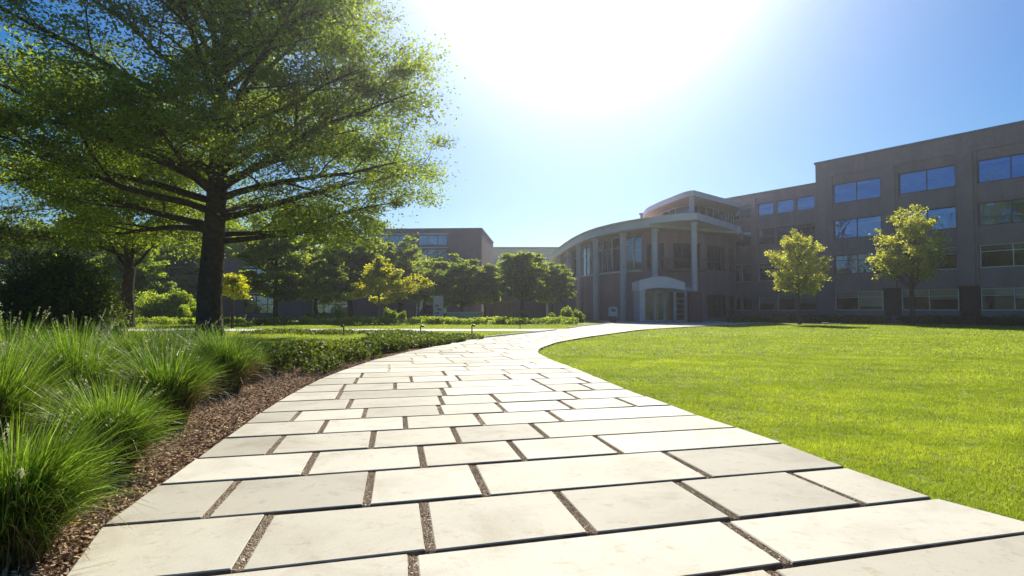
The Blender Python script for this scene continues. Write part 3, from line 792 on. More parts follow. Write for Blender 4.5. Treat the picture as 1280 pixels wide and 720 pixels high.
ib = MB(); FB.box(ib, -0.3, LB - .1, -2.2, -2.0, 0.05, 14.0)
for z in (0.3, 3.75, 7.2, 10.7): FB.box(ib, -0.3, LB - 0.1, -1.99, -0.51, z, z + 0.2)
ib.build('wing_interior', M['interior'], off)
for r_, (z0, z1) in enumerate(rowsB):
    for k, (a0, a1) in enumerate(wins):
        if r_ == 3 and k > 2 : gl = M['glass_dark']
        else: gl = [M['glass_dark'], M['glass_mid'], M['glass_mid'], M['glass_blue']][r_]
        window(off, FB, a0, a1, z0, z1, gl, M['frame'] if (r_ > 1 or k > 4) else M['frame_light'], npane=1, depth=-0.25, bar=(z1 - 0.5) if r_ < 2 else None, blind=0.6 if k < 6 else 0.0)

# ------------------------------------------------------------------ curved entrance building
ent = thing('entrance_building', 'curved entrance pavilion with pale roofs, tall slender columns and brown brick base', 'building', (0, 0, 0))
def catmull(P, n=6):
    out = []
    for i in range(len(P) - 1):
        p0 = P[max(0, i - 1)]; p1 = P[i]; p2 = P[i + 1]; p3 = P[min(len(P) - 1, i + 2)]
        for k in range(n):
            t = k / n
            out.append(tuple(0.5 * ((2 * p1[j]) + (-p0[j] + p2[j]) * t + (2 * p0[j] - 5 * p1[j] + 4 * p2[j] - p3[j]) * t * t + (-p0[j] + 3 * p1[j] - 3 * p2[j] + p3[j]) * t ** 3) for j in (0, 1)))
    out.append(P[-1]); return out
roofedge = catmull([(6.2, 100), (6.6, 90), (7.3, 78), (8.0, 70.8), (9.1, 65), (11.0, 60.2), (13.2, 56.9)])
mb = MB(); mb.prism(roofedge + [(24, 62.5), (26.8, 69), (26, 82), (14, 100)], 9.12, 9.86); mb.build('curved_roof', M['fascia'], ent)
rp = [(x - 0.25, y - 0.25) for x, y in roofedge]
mb = MB(); mb.prism(rp + [(16, 60), (22, 64), (20, 82), (14, 99)], 9.862, 9.98); mb.build('roof_edge', M['fascia'], ent)
mb = MB(); mb.prism([(x + 0.35, y + 0.35) for x, y in roofedge] + [(23.6, 62.5), (26.4, 69), (25.5, 81), (14.5, 99)], 9.05, 9.115); mb.build('soffit', M['soffit'], ent)
canopy = catmull([(12.8, 57.3), (14.2, 55.6), (15.6, 54.5), (16.8, 54.0)]) + [(23.6, 62.3)]
mb = MB(); mb.prism(canopy + [(24.5, 66), (20, 66), (14.5, 63)], 9.36, 9.99); mb.build('lower_canopy', M['fascia'], ent)
upper = catmull([(15.2, 69), (14.8, 65.5), (15.1, 62), (15.8, 58.2), (16.3, 56.0), (16.9, 55.2)]) + [(23.8, 61.8)]
mb = MB(); mb.prism(upper + [(26, 70), (18, 71)], 11.78, 12.28); mb.build('upper_roof', M['fascia'], ent)
mb = MB(); mb.prism([(x * 0.99 + 0.2, y * 0.992 + 0.5) for x, y in upper] + [(25.7, 69.5), (18.2, 70.5)], 11.72, 11.775); mb.build('upper_soffit', M['soffit'], ent)
# clerestory under the upper roof
cw = [(16.6, 68), (16.3, 64.5), (16.9, 61.4), (18.0, 59.8), (20.0, 61.0), (23.0, 63.8), (25.0, 67)]
def poly_wall(parent, pts, z0, z1, th, mat, name, side=1):
    mb = MB()
    for A, B in zip(pts[:-1], pts[1:]):
        F, L = fac_from(A, B, side); F.box(mb, 0, L, -th, 0, z0, z1)
    return mb.build(name, mat, parent)
poly_wall(ent, cw, 10.03, 10.5, 0.2, M['brick'], 'clerestory_wall', -1)
def glazed(parent, pts, z0, z1, side, glass, frame, step=1.3, bar=None, wname='window', mull=0.05, dpt=-0.02):
    for A, B in zip(pts[:-1], pts[1:]):
        F, L = fac_from(A, B, side); n = max(1, round(L / step))
        f = MB(); F.box(f, 0, L, dpt - 0.1, dpt, z0, z0 + 0.08); F.box(f, 0, L, dpt - 0.1, dpt, z1 - 0.08, z1)
        for k in range(n + 1):
            a = min(L - mull, k * L / n); F.box(f, a, a + mull, dpt - 0.1, dpt + 0.02, z0 + 0.08, z1 - 0.08)
        if bar: F.box(f, 0, L, dpt - 0.1, dpt + 0.004, bar - .035, bar + .035)
        wo = f.build(wname, frame, parent)
        g = MB(); F.box(g, 0.01, L - 0.01, dpt - 0.07, dpt - 0.05, z0 + 0.07, z1 - 0.07); g.build('pane', glass, wo)
glazed(ent, cw, 10.5, 11.72, -1, M['glass_dark'], M['frame_light'], 1.5)
# brick ground floor, ledge, glazed upper floor
Wb = catmull([(6.4, 95), (6.8, 86), (7.4, 79.5), (8.4, 73), (9.7, 67.7), (11.3, 63.7), (13.2, 61.0)], 2)
poly_wall(ent, Wb, 0, 5.05, 0.35, M['brick_red'], 'curved_wall', -1)
mb = MB(); mb.prism([(x - 0.18, y - 0.2) for x, y in Wb] + [(x + 1.1, y + 0.5) for x, y in Wb[::-1]], 5.052, 5.25); mb.build('ledge', M['fascia'], ent)
Wg = catmull([(7.2, 95), (7.7, 86), (8.2, 79.8), (9.1, 73.4), (10.35, 68.2), (11.9, 64.3), (13.8, 61.6), (15.8, 60.4)], 2)
glazed(ent, Wg, 5.26, 9.04, -1, M['glass_mid'], M['frame_light'], 1.35, bar=7.9, mull=0.09)
# side brick piers on the glazed storey
mb = MB()
for (x, y) in Wg[1::3]: mb.box(x - 0.25, x + 0.25, y - 0.28, y + 0.25, 5.255, 9.04)
mb.build('brick_pier', M['brick'], ent)
# recess wall under the canopy
Wr = [(13.25, 60.95), (15.8, 59.9), (19.8, 61.2), (23.5, 64.8), (26.1, 69.4)]
for A, B in zip(Wr[:-1], Wr[1:]):
    F, L = fac_from(A, B, -1); mb = MB()
    ops = [(0.5, L - 0.5)]
    rows = [(0.3, 2.75), (5.3, 7.9)] if A[0] > 15 else [(5.3, 7.9)]
    zz = [0.0] + [z for r_ in rows for z in r_] + [9.04]
    for k in range(0, len(zz), 2): F.box(mb, 0, L, -0.3, 0, zz[k], zz[k + 1])
    for (z0, z1) in rows: F.box(mb, 0, 0.5, -0.3, 0, z0, z1); F.box(mb, L - 0.5, L, -0.3, 0, z0, z1)
    mb.build('recess_wall', M['brick_red'], ent)
    for (z0, z1) in rows:
        window(ent, F, 0.5, L - 0.5, z0, z1, M['glass_dark'], M['timber'], npane=max(2, round(L / 1.4)), depth=-0.2, bar=z0 + 0.9)
# balcony rail band above the porch
mb = MB(); F, L = fac_from((14.6, 58.9), (19.6, 60.0), -1); F.box(mb, 0, L, -0.12, 0, 5.0, 5.25)
F.box(mb, 0, L, -0.08, -0.02, 6.15, 6.22)
for k in range(15): F.box(mb, k * L / 15, k * L / 15 + 0.04, -0.07, -0.03, 5.25, 6.15)
F.box(mb, 0, L, -1.6, -0.13, 5.0, 5.2)
mb.build('balcony', M['timber'], ent)
# interior backing of the curved part
mb = MB()
for A, B in zip(Wg[:-1], Wg[1:]):
    F, L = fac_from(A, B, -1); F.box(mb, 0, L, -3.2, -3.0, 0.05, 9.0); F.box(mb, 0, L, -2.99, -0.25, 7.6, 7.75)
mb.build('interior', M['interior'], ent)
# columns
for (px, y, r_) in ((868.5, 55.2, 0.26), (819, 57.9, 0.30), (779.5, 61.6, 0.34), (745.5, 66.8, 0.36), (725, 72.5, 0.32), (711, 79.5, 0.3), (700, 88, 0.28)):
    x = D(px, y); mb = MB()
    z0 = 2.85 if px > 860 else 0.0; z1 = 9.3 if px > 815 else 9.1
    mb.tube([(x, y, z0), (x, y, z1)], [r_, r_], 16); mb.tube([(x, y, z1 - 0.3), (x, y, z1 - 0.02)], [r_ + .04, r_ + .1], 16)
    mb.build('column', M['white'], ent, smooth=False)
    if px > 860:
        mb = MB(); mb.tube([(x, y + .6, 10.03), (x, y + .6, 11.75)], [0.22, 0.22], 16); mb.build('column', M['white'], ent)
        mb = MB(); mb.box(x - 0.55, x + 0.55, y - 0.4, y + 0.5, 0, 2.85); mb.build('plinth', M['wine'], ent)
# porch: vaulted canopy on a broad leg, glazed lobby
PY0, PY1 = 53.6, 57.0; X0, X1 = D(799.5, 53.6), D(857, 53.6)
mb = MB(); n = 14
def arch(t): return 3.55 + 0.62 * math.sin(PI * min(1, (t * 0.88 + 0.10)))
def archb(t): return 2.72 + 0.42 * math.sin(PI * (t * 0.7 + 0.15))
for k in range(n):
    t0, t1 = k / n, (k + 1) / n; xa, xb = X0 + (X1 - X0) * t0, X0 + (X1 - X0) * t1
    cut = lambda t: PY0 + 0.0
    b = [(xa, PY0, archb(t0)), (xb, PY0, archb(t1)), (xb, PY1, archb(t1)), (xa, PY1, archb(t0))]
    tp4 = [(xa, PY0 + .1, arch(t0)), (xb, PY0 + .1, arch(t1)), (xb, PY1, arch(t1)), (xa, PY1, arch(t0))]
    mb.face(b[::-1]); mb.face(tp4); mb.face([b[0], b[1], tp4[1], tp4[0]]); mb.face([b[2], b[3], tp4[3], tp4[2]])
    if k == 0: mb.face([b[3], b[0], tp4[0], tp4[3]])
    if k == n - 1: mb.face([b[1], b[2], tp4[2], tp4[1]])
mb.build('porch_canopy', M['fascia'], ent)
mb = MB(); mb.box(X0 + .03, X0 + 0.5, PY0 + .02, PY0 + 0.6, 0, 3.0); mb.box(X1 - 0.28, X1 - 0.04, PY1 - 0.5, PY1 - 0.05, 0, 3.0); mb.build('porch_leg', M['white'], ent)
FD = Fac((D(805, 57.2), 57.2), (1, 0), (0, -1)); LD = D(857, 57.2) - D(805, 57.2)
lob = MB(); FD.box(lob, -0.35, LD + 0.9, -3.0, 0.1, 3.0, 3.3); FD.box(lob, LD, LD + 0.9, -0.3, 0, 0, 3.0); FD.box(lob, -0.35, -0.02, -3.5, 0, 0, 3.0)
lob.build('lobby_wall', M['white'], ent)
back = MB(); FD.box(back, 0, LD, -2.8, -2.7, 0.03, 2.99); back.build('lobby_back', M['timber'], ent)
w4 = LD / 4
for k in range(4):
    a0, a1 = k * w4 + .02, (k + 1) * w4 - .02
    f = MB(); fm = M['frame_light'] if k in (1, 3) else M['white']; z1 = 2.95
    FD.box(f, a0, a0 + 0.09, -0.1, 0, 0.03, z1); FD.box(f, a1 - 0.09, a1, -0.1, 0, 0.03, z1); FD.box(f, a0 + .09, a1 - .09, -0.1, 0, z1 - 0.1, z1); FD.box(f, a0 + .09, a1 - .09, -0.1, 0, 0.03, 0.18)
    if k == 3:
        for z in (0.7, 1.2, 1.7, 2.2): FD.box(f, a0 + .09, a1 - .09, -0.08, -0.02, z, z + 0.06)
    d = f.build('door' if k in (1, 2) else 'side_light', fm, ent)
    g = MB(); FD.box(g, a0 + .085, a1 - .085, -0.06, -0.045, 0.17, z1 - 0.09); g.build('pane', M['glass_dark'], d)
    if k in (1, 2):
        h = MB(); a = a1 - 0.2 if k == 1 else a0 + 0.17; FD.box(h, a, a + 0.04, 0.03, 0.07, 0.85, 1.5); FD.box(h, a, a + 0.04, -0.0, 0.03, 0.9, 0.94); FD.box(h, a, a + 0.04, 0, 0.03, 1.42, 1.46); h.build('handle', M['black'], d)

# ------------------------------------------------------------------ left academic block
lib = thing('brick_block', 'dark brick block with stacked bands of glazing behind the trees left of the path', 'building', (0, 0, 0))
FL = Fac((D(602, 76), 76.0), (-0.998, 0.06), (-0.06, -0.998))
HL = 11.4; w1 = MB()
wx = [(4.4, 8.2), (9.5, 13.3)]
rws = [(0.6, 2.6), (4.2, 6.2), (7.4, 8.9), (9.4, 10.7)]
zz = [0.0] + [z for r_ in rws for z in r_] + [HL]
FLen = 14.6
for k in range(0, len(zz), 2): FL.box(w1, 0, FLen, -0.4, 0, zz[k], zz[k + 1])
for z0, z1 in rws:
    prev = 0
    for a0, a1 in wx + [(FLen, FLen)]:
        FL.box(w1, prev, a0, -0.4, 0, z0, z1); prev = a1
FL.box(w1, 0, 0.4, -16, -0.41, 0, HL); FL.box(w1, FLen - 0.4, FLen, -16, -0.41, 0, HL); FL.box(w1, 0.4, FLen - .4, -16, -15.6, 0, HL)
w1.build('wall', M['brick_dark'], lib)
c1 = MB(); FL.box(c1, -0.08, FLen + .08, -16.1, 0.08, HL, HL + 0.18); c1.build('coping', M['coping'], lib)
i1 = MB(); FL.box(i1, 0.45, FLen - .5, -2, -1.9, 0.05, HL - .1); i1.build('interior', M['interior'], lib)
for a0, a1 in wx:
    for z0, z1 in rws:
        window(lib, FL, a0, a1, z0, z1, M['glass_mid'], M['frame'], npane=3, depth=-0.2)
    for z in (9.0, 10.72, 6.3):
        s_ = MB(); FL.box(s_, a0 - .1, a1 + .1, 0.002, 0.35, z, z + 0.16); s_.build('sun_shade', M['fascia'], lib)
low = thing('low_brick_hall', 'long two storey dark brick hall half hidden behind the big tree', 'building', (0, 0, 0))
FM = Fac((D(521, 72), 72.0), (-0.998, 0.06), (-0.06, -0.998)); w2 = MB(); ML = 44; HM = 7.3
wx2 = [(8.5, 13), (17, 21.5), (26, 30.5), (35, 39.5)]; rw2 = [(0.7, 2.9), (4.0, 6.2)]
zz = [0.0, .7, 2.9, 4.0, 6.2, HM]
for k in range(0, 6, 2): FM.box(w2, 0, ML, -0.4, 0, zz[k], zz[k + 1])
for z0, z1 in rw2:
    prev = 0
    for a0, a1 in wx2 + [(ML, ML)]: FM.box(w2, prev, a0, -0.4, 0, z0, z1); prev = a1
FM.box(w2, 0, 0.4, -3.9, -0.41, 0, HM)
FM.box(w2, ML - .4, ML, -12, -0.41, 0, HM)
w2.build('wall', M['brick_dark'], low)
c1 = MB(); FM.box(c1, -0.08, ML + .08, -3.9, 0.08, HM, HM + 0.18); c1.build('coping', M['coping'], low)
i1 = MB(); FM.box(i1, 0.45, ML - .5, -2, -1.9, 0.05, HM - .1); i1.build('interior', M['interior'], low)
for a0, a1 in wx2:
    for z0, z1 in rw2: window(low, FM, a0, a1, z0, z1, M['glass_mid'], M['frame'], npane=3, depth=-0.2, bar=(z0 + z1) / 2)
    for z in (3.05, 5.1, 6.3):
        s_ = MB(); FM.box(s_, a0 - .1, a1 + .1, 0.002, 0.35, z, z + 0.14); s_.build('sun_shade', M['fascia'], low)
far = thing('far_building', 'pale grey building far off between the brick block and the curved pavilion', 'building', (0, 0, 0))
mb = MB(); mb.box(-12, 16, 150, 165, 0, 16.3); mb.build('wall', M['concrete'], far)
mb = MB(); mb.box(-12.2, 16.2, 149.8, 165.2, 16.302, 16.8); mb.build('roof', M['coping'], far)
for i in range(7):
    for z in (3, 7.5, 12):
        F = Fac((-10.5 + i * 3.8, 150.0), (1, 0), (0, -1)); f = MB(); F.box(f, 0, 2.4, 0.0, 0.06, z, z + 1.8); wo = f.build('window', M['frame'], far)
        g_ = MB(); F.box(g_, 0.1, 2.3, 0.062, 0.075, z + 0.1, z + 1.7); g_.build('pane', M['glass_mid'], wo)

# ------------------------------------------------------------------ trees
# the big broad tree
TX, TY = D(263, 27), 27.0
L = [(4.3, 12, 15, 8.5), (5.3, 2, 15, 10.5), (5.0, 176, 8, 10.5), (4.8, 160, 8, 9.5), (7.2, 250, 22, 8.0), (7.4, 300, 20, 8.5), (5.6, 70, 15, 8.0), (5.5, 130, 15, 8.5), (4.6, 38, 6, 7.0),
     (5.6, 200, 12, 10), (6.2, 350, 16, 10.3), (6.1, 190, 18, 10.5), (6.4, 178, 30, 10.5), (6.8, 2, 28, 10.5), (6.6, 320, 25, 9.5), (6.7, 225, 28, 10), (6.3, 270, 20, 8.5), (7.0, 40, 30, 9), (7.0, 140, 35, 9), (7.2, 100, 30, 8)]
rl = random.Random(8)
for i in range(30):
    t = i / 29; L.append((7.4 + 8.5 * t, (i * 137.5 + rl.uniform(-15, 15)) % 360, 22 + 38 * t + rl.uniform(-8, 8), (10.8 - 5.0 * t) * rl.uniform(0.85, 1.08)))
make_tree('broad_tree', 'huge broad crowned tree with a thick dark trunk, nearest tree left of the path', 'tree', (TX, TY, 0), 20, 0.56, L,
          M['leaf_big'], M['bark'], 330000, (0.145, 0.078), 31, spread=(0.42, 0.42, 0.19), nsub=9, nter=6, trunk_top=16.5, lean=(0.6, 0.3), flat=0.45, up2=0.12, droop=0.012)
# second tree
make_tree('forked_tree', 'dark forked tree with several low limbs, left behind the big tree', 'tree', (D(160, 40), 40, 0), 13, 0.42,
          [(3.6, 160, 42, 6), (3.9, 20, 40, 6), (4.6, 200, 25, 7), (4.8, 340, 25, 7), (5.2, 270, 20, 6), (5.5, 90, 25, 6)] + radial_limbs(3, 16, 5.4, 10.5, 6.5, 15, 60),
          M['leaf_dark'], M['bark'], 42000, (0.24, 0.13), 32, nsub=7, nter=5, spread=(0.55, 0.55, 0.22))
make_tree('forked_tree', 'spreading tree whose crown fills the left edge of the view', 'tree', (D(-150, 34), 34, 0), 15, 0.5, radial_limbs(4, 26, 4.0, 12, 8.5, 5, 60),
          M['leaf_dark'], M['bark'], 60000, (0.2, 0.11), 33, spread=(0.55, 0.55, 0.2))
# background trees: prototypes and copies
bgA = make_tree('bushy_tree', 'bushy green tree behind the forked tree', 'tree', (D(215, 74), 74, 0), 12, 0.3, ball_limbs(6, 30, 6.6, 5.2, 5.4, 1.8, 8.5, 10.2),
                M['leaf_lime'], M['bark'], 42000, (0.34, 0.2), 34, group='trees beyond the lawn on the left')
bgB = make_tree('bushy_tree', 'dark bushy tree directly right of the big trunk', 'tree', (D(345, 50), 50, 0), 9, 0.24, ball_limbs(7, 28, 5.3, 3.6, 3.9, 1.7, 6.6, 7.6),
                M['leaf_mid'], M['bark'], 34000, (0.26, 0.15), 35, group='trees beyond the lawn on the left')
for k, (px, y, sc, lab) in enumerate([(20, 84, 1.25, 'tall green tree at the far left beyond the dark bush'), (110, 95, 1.4, 'tall green tree farthest back, left of the forked trunk'),
        (300, 86, 1.3, 'green tree seen just right of the big trunk, behind the hall'), (-90, 80, 1.3, 'green tree at the very left edge of the far tree line'), (165, 66, 0.8, 'smaller green tree straight behind the forked trunk'),
        (400, 95, 1.0, 'green tree rising behind the roof of the low brick hall')]):
    dup(bgA, (D(px, y), y, 0), k * 1.3, lab, sc)
for k, (px, y, sc, lab) in enumerate([(395, 60, 0.9, 'dark tree in front of the hall windows'), (438, 57, 1.05, 'dark tree left of the golden tree'), (500, 64, 1.0, 'dark tree between the golden tree and the brick block'),
        (545, 60, 0.72, 'low dark tree behind the white pillar sign'), (578, 58, 0.74, 'low dark tree behind the pale low wall')]):
    dup(bgB, (D(px, y), y, 0), 1 + k * 1.7, lab, sc)
bgC = make_tree('row_tree', 'middle green tree of the row left of the curved pavilion', 'tree', (D(652, 57), 57, 0), 7, 0.16, ball_limbs(9, 26, 4.5, 2.9, 2.8, 1.8, 5.2, 6),
                M['leaf_mid'], M['bark'], 30000, (0.24, 0.14), 36, group='row of trees left of the curved pavilion')
dup(bgC, (D(606, 60), 60, 0), 2.1, 'left tree of the row, beside the pale low wall', 0.86)
dup(bgC, (D(690, 62), 62, 0), 4.0, 'right tree of the row, touching the curved pavilion', 0.9)
t = thing('garden_wall', 'long plain brick garden wall behind the row of trees', 'wall', (2, 71, 0))
mb = MB(); mb.box(-5.3, 5.6, -0.2, 0.2, 0, 3.9); mb.build('masonry', M['brick_dark'], t)
mb = MB(); mb.box(-5.35, 5.65, -0.28, 0.28, 3.902, 4.05); mb.build('cap', M['concrete'], t)
# golden trees
make_tree('golden_tree', 'golden yellow small tree on a thin pale trunk in front of the brick hall', 'tree', (D(474, 49.5), 49.5, 0), 5.6, 0.12,
          radial_limbs(12, 16, 1.7, 4.2, 2.3, 10, 65) + [(2.6, 5, 12, 3.6), (2.9, 0, 18, 3.8), (2.3, 185, 5, 2.7)], M['leaf_gold'], M['bark_pale'], 15000, (0.20, 0.13), 41, nsub=5, nter=4, spread=(0.5, 0.5, 0.3))
make_tree('golden_tree', 'small yellow leaved tree close to the right of the big trunk', 'tree', (D(291, 38), 38, 0), 4, 0.09,
          radial_limbs(13, 12, 1.9, 3.0, 1.0, 20, 75) , M['leaf_gold'], M['bark'], 3600, (0.15, 0.1), 42, nsub=4, nter=3, spread=(0.5, 0.5, 0.3))
# young trees on the right
make_tree('young_tree', 'round sunlit young tree with pale yellow green leaves before the middle wing', 'tree', (D(999, 47), 47, 0), 7.6, 0.13,
          ball_limbs(14, 34, 4.9, 2.15, 2.6, 2.2, 5.4, 6), M['leaf_young'], M['bark'], 17000, (0.15, 0.095), 43, nsub=6, nter=4, spread=(0.4, 0.4, 0.35), trunk_top=6)
vt = make_tree('young_tree', 'vase shaped young tree with a shaded lower crown before the tall office block', 'tree', (D(1140, 46), 46, 0), 9, 0.17,
          [(2.4, 160, 50, 3.6), (2.5, 20, 50, 3.6), (2.6, 250, 55, 3.4), (2.6, 90, 55, 3.4), (2.8, 300, 60, 3.6), (3.0, 200, 62, 4.0), (3.0, 340, 60, 4.0)] + ball_limbs(15, 24, 6.1, 1.9, 2.7, 2.6, 6.6, 7.4),
          M['leaf_young'], M['bark'], 14000, (0.16, 0.10), 44, nsub=6, nter=4, spread=(0.42, 0.42, 0.35), trunk_top=7.4)
vt.scale = (1.08, 1.08, 1.08)
# bushes
make_bush('dark_bush', 'large dark rounded bush with glossy leaves at the left', 'bush', (D(70, 33), 33, 0), 3.3, 2.6, 4.1, 42000, (0.17, 0.1), M['leaf_dark'], 51, 70)
make_bush('dark_bush', 'dark bush half outside the left edge of the view', 'bush', (D(-75, 32), 32, 0), 3.4, 2.6, 4.2, 30000, (0.17, 0.1), M['leaf_dark'], 52, 60)
bb = make_bush('light_bush', 'light green bush between the forked trunk and the big trunk', 'bush', (D(205, 58), 58, 0), 3.0, 2.2, 2.9, 18000, (0.24, 0.15), M['leaf_lime'], 53, 40, group='bushes behind the big trees')
dup(bb, (D(160, 63), 63, 0), 1.0, 'light green bush behind the forked trunk', 1.15)
dup(bb, (D(240, 54), 54, 0), 2.0, 'small light green bush touching the big trunk', 0.6)
dup(bb, (D(120, 60), 60, 0), 3.0, 'light green bush beside the dark rounded bush', 1.05)
sb = make_bush('small_shrub', 'small leafy shrub under the golden tree', 'shrub', (D(487, 50), 50, 0), 0.8, 0.7, 1.25, 2600, (0.15, 0.1), M['leaf_lime'], 54, 16, group='small shrubs along the far hedge')
for k, (px, y, sc, lab) in enumerate([(425, 52, 0.9, 'pointed small shrub before the hall'), (385, 52, 0.75, 'flat small shrub before the hall windows'), (405, 52, 0.75, 'small shrub left of the pointed shrub'), (502, 51, 0.8, 'small shrub right of the golden tree'),
        (708, 53, 1.1, 'sparse shrub at the foot of the curved brick wall'), (722, 54, 0.9, 'small shrub nearest the entrance on the curved wall'), (655, 52, 0.8, 'small shrub below the middle row tree'), (690, 52, 0.7, 'small shrub at the end of the far hedge')]):
    dup(sb, (D(px, y), y, 0), k * 1.1, lab, sc)

# ------------------------------------------------------------------ small outdoor furniture
def path_light(px, py, lab, h=0.42):
    x, y = G(px, py); t = thing('path_light', lab, 'path light', (x, y, 0), random.uniform(0, 3), 'small path lights along the crossing path')
    mb = MB(); mb.tube([(0, 0, -0.05), (0, 0, h)], [0.028, 0.028], 8); mb.build('post', M['black'], t)
    mb = MB(); mb.tube([(0, 0, h), (0.05, 0, h + 0.03), (0.16, 0, h + 0.0)], [0.03, 0.055, 0.05], 8); mb.build('lamp_head', M['black'], t)
    mb = MB(); mb.tube([(0, 0, 0), (0, 0, 0.03)], [0.08, 0.07], 10); mb.build('base', M['black'], t)
path_light(430, 419, 'small black path light nearest the big tree')
path_light(526, 419, 'small black path light in the middle of the crossing path')
path_light(590, 418, 'small black path light at the corner of the two paths')
path_light(650, 411, 'thin black path light on the lawn strip before the row of trees', 0.5)
# pillar sign
t = thing('pillar_sign', 'white upright pillar sign before the dark trees', 'sign', (D(548, 55), 55, 0))
mb = MB(); mb.box(-0.45, 0.45, -0.12, 0.12, 0.12, 2.45); mb.build('panel', M['white'], t)
mb = MB(); mb.box(-0.55, 0.55, -0.2, 0.2, 0, 0.12); mb.build('base', M['concrete'], t)
for i, (a, b, z) in enumerate([(-.3, .05, 1.45), (-.1, .3, 1.1), (-.32, .1, 0.75)]):
    mb = MB(); mb.box(a, b, -0.128, -0.121, z, z + 0.17); mb.build('dark_patch', M['coping'], t)
t = thing('low_wall', 'pale low garden wall behind the hedge, before the dark trees', 'wall', (D(581, 54), 54, 0))
mb = MB(); mb.box(-1.6, 1.6, -0.2, 0.2, 0, 0.85); mb.build('masonry', M['concrete'], t)
mb = MB(); mb.box(-1.68, 1.68, -0.27, 0.27, 0.852, 0.97); mb.build('cap', M['white'], t)
t = thing('brick_enclosure', 'pinkish square brick enclosure under the row of trees', 'wall', (D(629, 60), 60, 0))
mb = MB(); mb.box(-0.95, 0.95, -0.5, 0.5, 0, 1.9); mb.build('masonry', M['brick_red'], t)
mb = MB(); mb.box(-1.02, 1.02, -0.57, 0.57, 1.902, 2.0); mb.build('cap', M['concrete'], t)
t = thing('pale_post', 'pale slim lamp column beside the right row tree', 'lamp post', (D(684, 62), 62, 0))
mb = MB(); mb.tube([(0, 0, 0), (0, 0, 2.9)], [0.11, 0.09], 12); mb.build('post', M['white'], t)
mb = MB(); mb.tube([(0, 0, 2.9), (0, 0, 2.95), (0, 0, 3.2), (0, 0, 3.25)], [0.16, 0.2, 0.2, 0.12], 12); mb.build('lamp_head', M['fascia'], t)
t = thing('slim_sign', 'slim white post sign under the dark tree left of the pillar sign', 'sign', (D(521, 54), 54, 0))
mb = MB(); mb.tube([(0, 0, 0), (0, 0, 1.7)], [0.05, 0.05], 8); mb.build('post', M['white'], t)
mb = MB(); mb.hexa([(0.2, -.04, 0.9), (0.5, -.04, 1.3), (0.5, .04, 1.3), (0.2, .04, 0.9)], [(0.3, -.04, 1.9), (0.6, -.04, 2.1), (0.6, .04, 2.1), (0.3, .04, 1.9)]); mb.box(0.04, 0.36, -.02, .02, 1.3, 1.36); mb.build('panel', M['white'], t)
t = thing('litter_bin', 'white topped litter bin beside the column left of the entrance', 'bin', (D(766, 56), 56, 0))
mb = MB(); mb.box(-0.28, 0.28, -0.28, 0.28, 0.03, 0.55); mb.build('body', M['black'], t)
mb = MB(); mb.box(-0.38, 0.38, -0.33, 0.33, 0.552, 1.35); mb.box(-0.3, 0.3, -0.28, 0.28, 1.352, 1.45); mb.build('hood', M['white'], t)
mb = MB(); mb.box(-0.2, 0.2, -0.337, -0.331, 1.0, 1.22); mb.build('slot', M['black'], t)
x, y = G(1033, 405.5)
t = thing('lawn_light', 'small pale low box light on the lawn near the round young tree', 'light', (x, y, 0))
mb = MB(); mb.box(-0.35, 0.1, -0.15, 0.15, 0, 0.16); mb.build('body', M['white'], t)
mb = MB(); mb.box(0.25, 1.1, -0.15, 0.15, 0, 0.08); mb.build('lid', M['concrete'], t)

# ------------------------------------------------------------------ light
EL_S, AZ_S = 38.0, 7.5
sd = Vector((math.sin(math.radians(AZ_S)) * math.cos(math.radians(EL_S)), math.cos(math.radians(AZ_S)) * math.cos(math.radians(EL_S)), math.sin(math.radians(EL_S))))
sl = bpy.data.lights.new('sun', 'SUN'); sl.energy = 4.8; sl.angle = math.radians(0.55); sl.color = (1.0, 0.94, 0.82)
so = bpy.data.objects.new('sun', sl); COL.objects.link(so); so.rotation_euler = sd.to_track_quat('Z', 'Y').to_euler(); so.location = (0, 0, 60)
w = bpy.data.worlds.new('World'); scene.world = w; w.use_nodes = True; nt = w.node_tree; nt.nodes.clear()
out = nt.nodes.new('ShaderNodeOutputWorld'); bg = nt.nodes.new('ShaderNodeBackground'); sky = nt.nodes.new('ShaderNodeTexSky')
sky.sky_type = 'NISHITA'; sky.sun_disc = False; sky.sun_elevation = math.radians(EL_S); sky.sun_rotation = math.radians(AZ_S)
sky.air_density = 1.0; sky.dust_density = 0.6; sky.ozone_density = 2.0
bg.inputs[1].default_value = 0.051
hs = nt.nodes.new('ShaderNodeHueSaturation'); hs.inputs['Saturation'].default_value = 1.7
nt.links.new(sky.outputs[0], hs.inputs['Color'])
tn = nt.nodes.new('ShaderNodeMix'); tn.data_type = 'RGBA'; tn.blend_type = 'MULTIPLY'; tn.inputs[0].default_value = 1.0; tn.inputs[7].default_value = (0.86, 1.05, 1.16, 1)
nt.links.new(hs.outputs[0], tn.inputs[6]); nt.links.new(tn.outputs[2], bg.inputs[0])
tc = nt.nodes.new('ShaderNodeTexCoord'); dp = nt.nodes.new('ShaderNodeVectorMath'); dp.operation = 'DOT_PRODUCT'; dp.inputs[1].default_value = sd
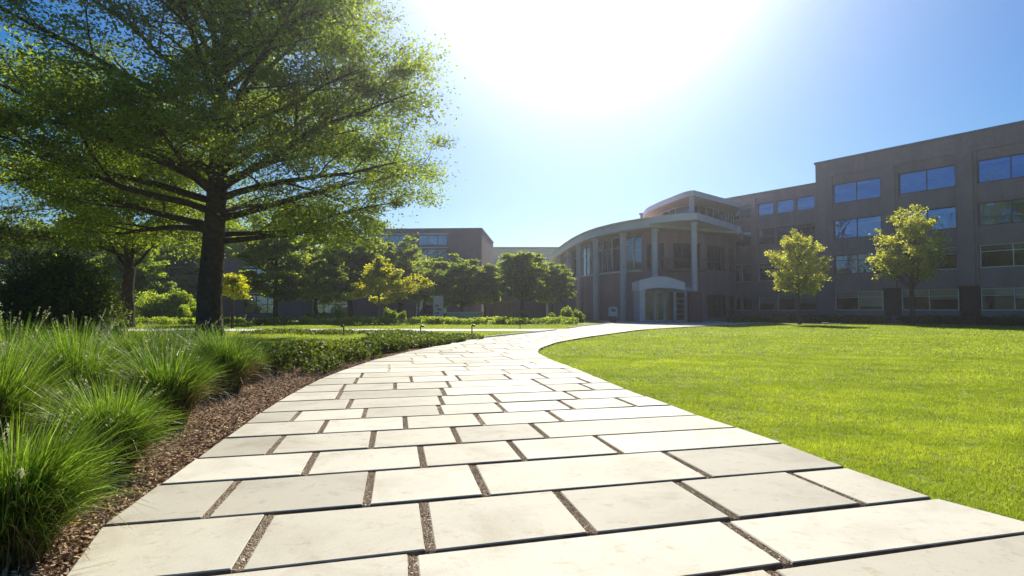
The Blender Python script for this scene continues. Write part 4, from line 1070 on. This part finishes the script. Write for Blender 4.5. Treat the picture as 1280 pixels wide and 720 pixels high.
nm = nt.nodes.new('ShaderNodeVectorMath'); nm.operation = 'NORMALIZE'; nt.links.new(tc.outputs['Generated'], nm.inputs[0]); nt.links.new(nm.outputs[0], dp.inputs[0])
mx = nt.nodes.new('ShaderNodeMath'); mx.operation = 'MAXIMUM'; mx.inputs[1].default_value = 0; nt.links.new(dp.outputs['Value'], mx.inputs[0])
def powterm(e, k):
    a = nt.nodes.new('ShaderNodeMath'); a.operation = 'POWER'; a.inputs[1].default_value = e; nt.links.new(mx.outputs[0], a.inputs[0])
    b = nt.nodes.new('ShaderNodeMath'); b.operation = 'MULTIPLY'; b.inputs[1].default_value = k; nt.links.new(a.outputs[0], b.inputs[0]); return b.outputs[0]
ad = nt.nodes.new('ShaderNodeMath'); ad.operation = 'ADD'; nt.links.new(powterm(8, 0.2), ad.inputs[0]); nt.links.new(powterm(42, 0.9), ad.inputs[1])
bg2 = nt.nodes.new('ShaderNodeBackground'); bg2.inputs[0].default_value = (1, 0.98, 0.94, 1); nt.links.new(ad.outputs[0], bg2.inputs[1])
ash = nt.nodes.new('ShaderNodeAddShader'); nt.links.new(bg.outputs[0], ash.inputs[0]); nt.links.new(bg2.outputs[0], ash.inputs[1]); nt.links.new(ash.outputs[0], out.inputs[0])

hz = MB(); hz.box(-302, 302, -62, 342, -1, 32)
hm, nt, out = new_mat('thin_haze'); pv = nt.nodes.new('ShaderNodeVolumePrincipled')
pv.inputs['Color'].default_value = (0.95, 0.95, 1.0, 1); pv.inputs['Density'].default_value = 0.0009; pv.inputs['Anisotropy'].default_value = 0.82
nt.links.new(pv.outputs[0], out.inputs['Volume'])
ho = hz.build('haze', hm); ho['kind'] = 'stuff'; ho['label'] = 'thin bright haze in the air towards the sun'
scene.view_settings.view_transform = 'Standard'; scene.view_settings.look = 'None'; scene.view_settings.gamma = 1; scene.view_settings.exposure = 0.72
scene.cycles.max_bounces = 6; scene.cycles.diffuse_bounces = 3; scene.cycles.glossy_bounces = 3; scene.cycles.transparent_max_bounces = 10
scene.cycles.transmission_bounces = 3; scene.cycles.caustics_reflective = False; scene.cycles.caustics_refractive = False
scene.cycles.use_denoising = True
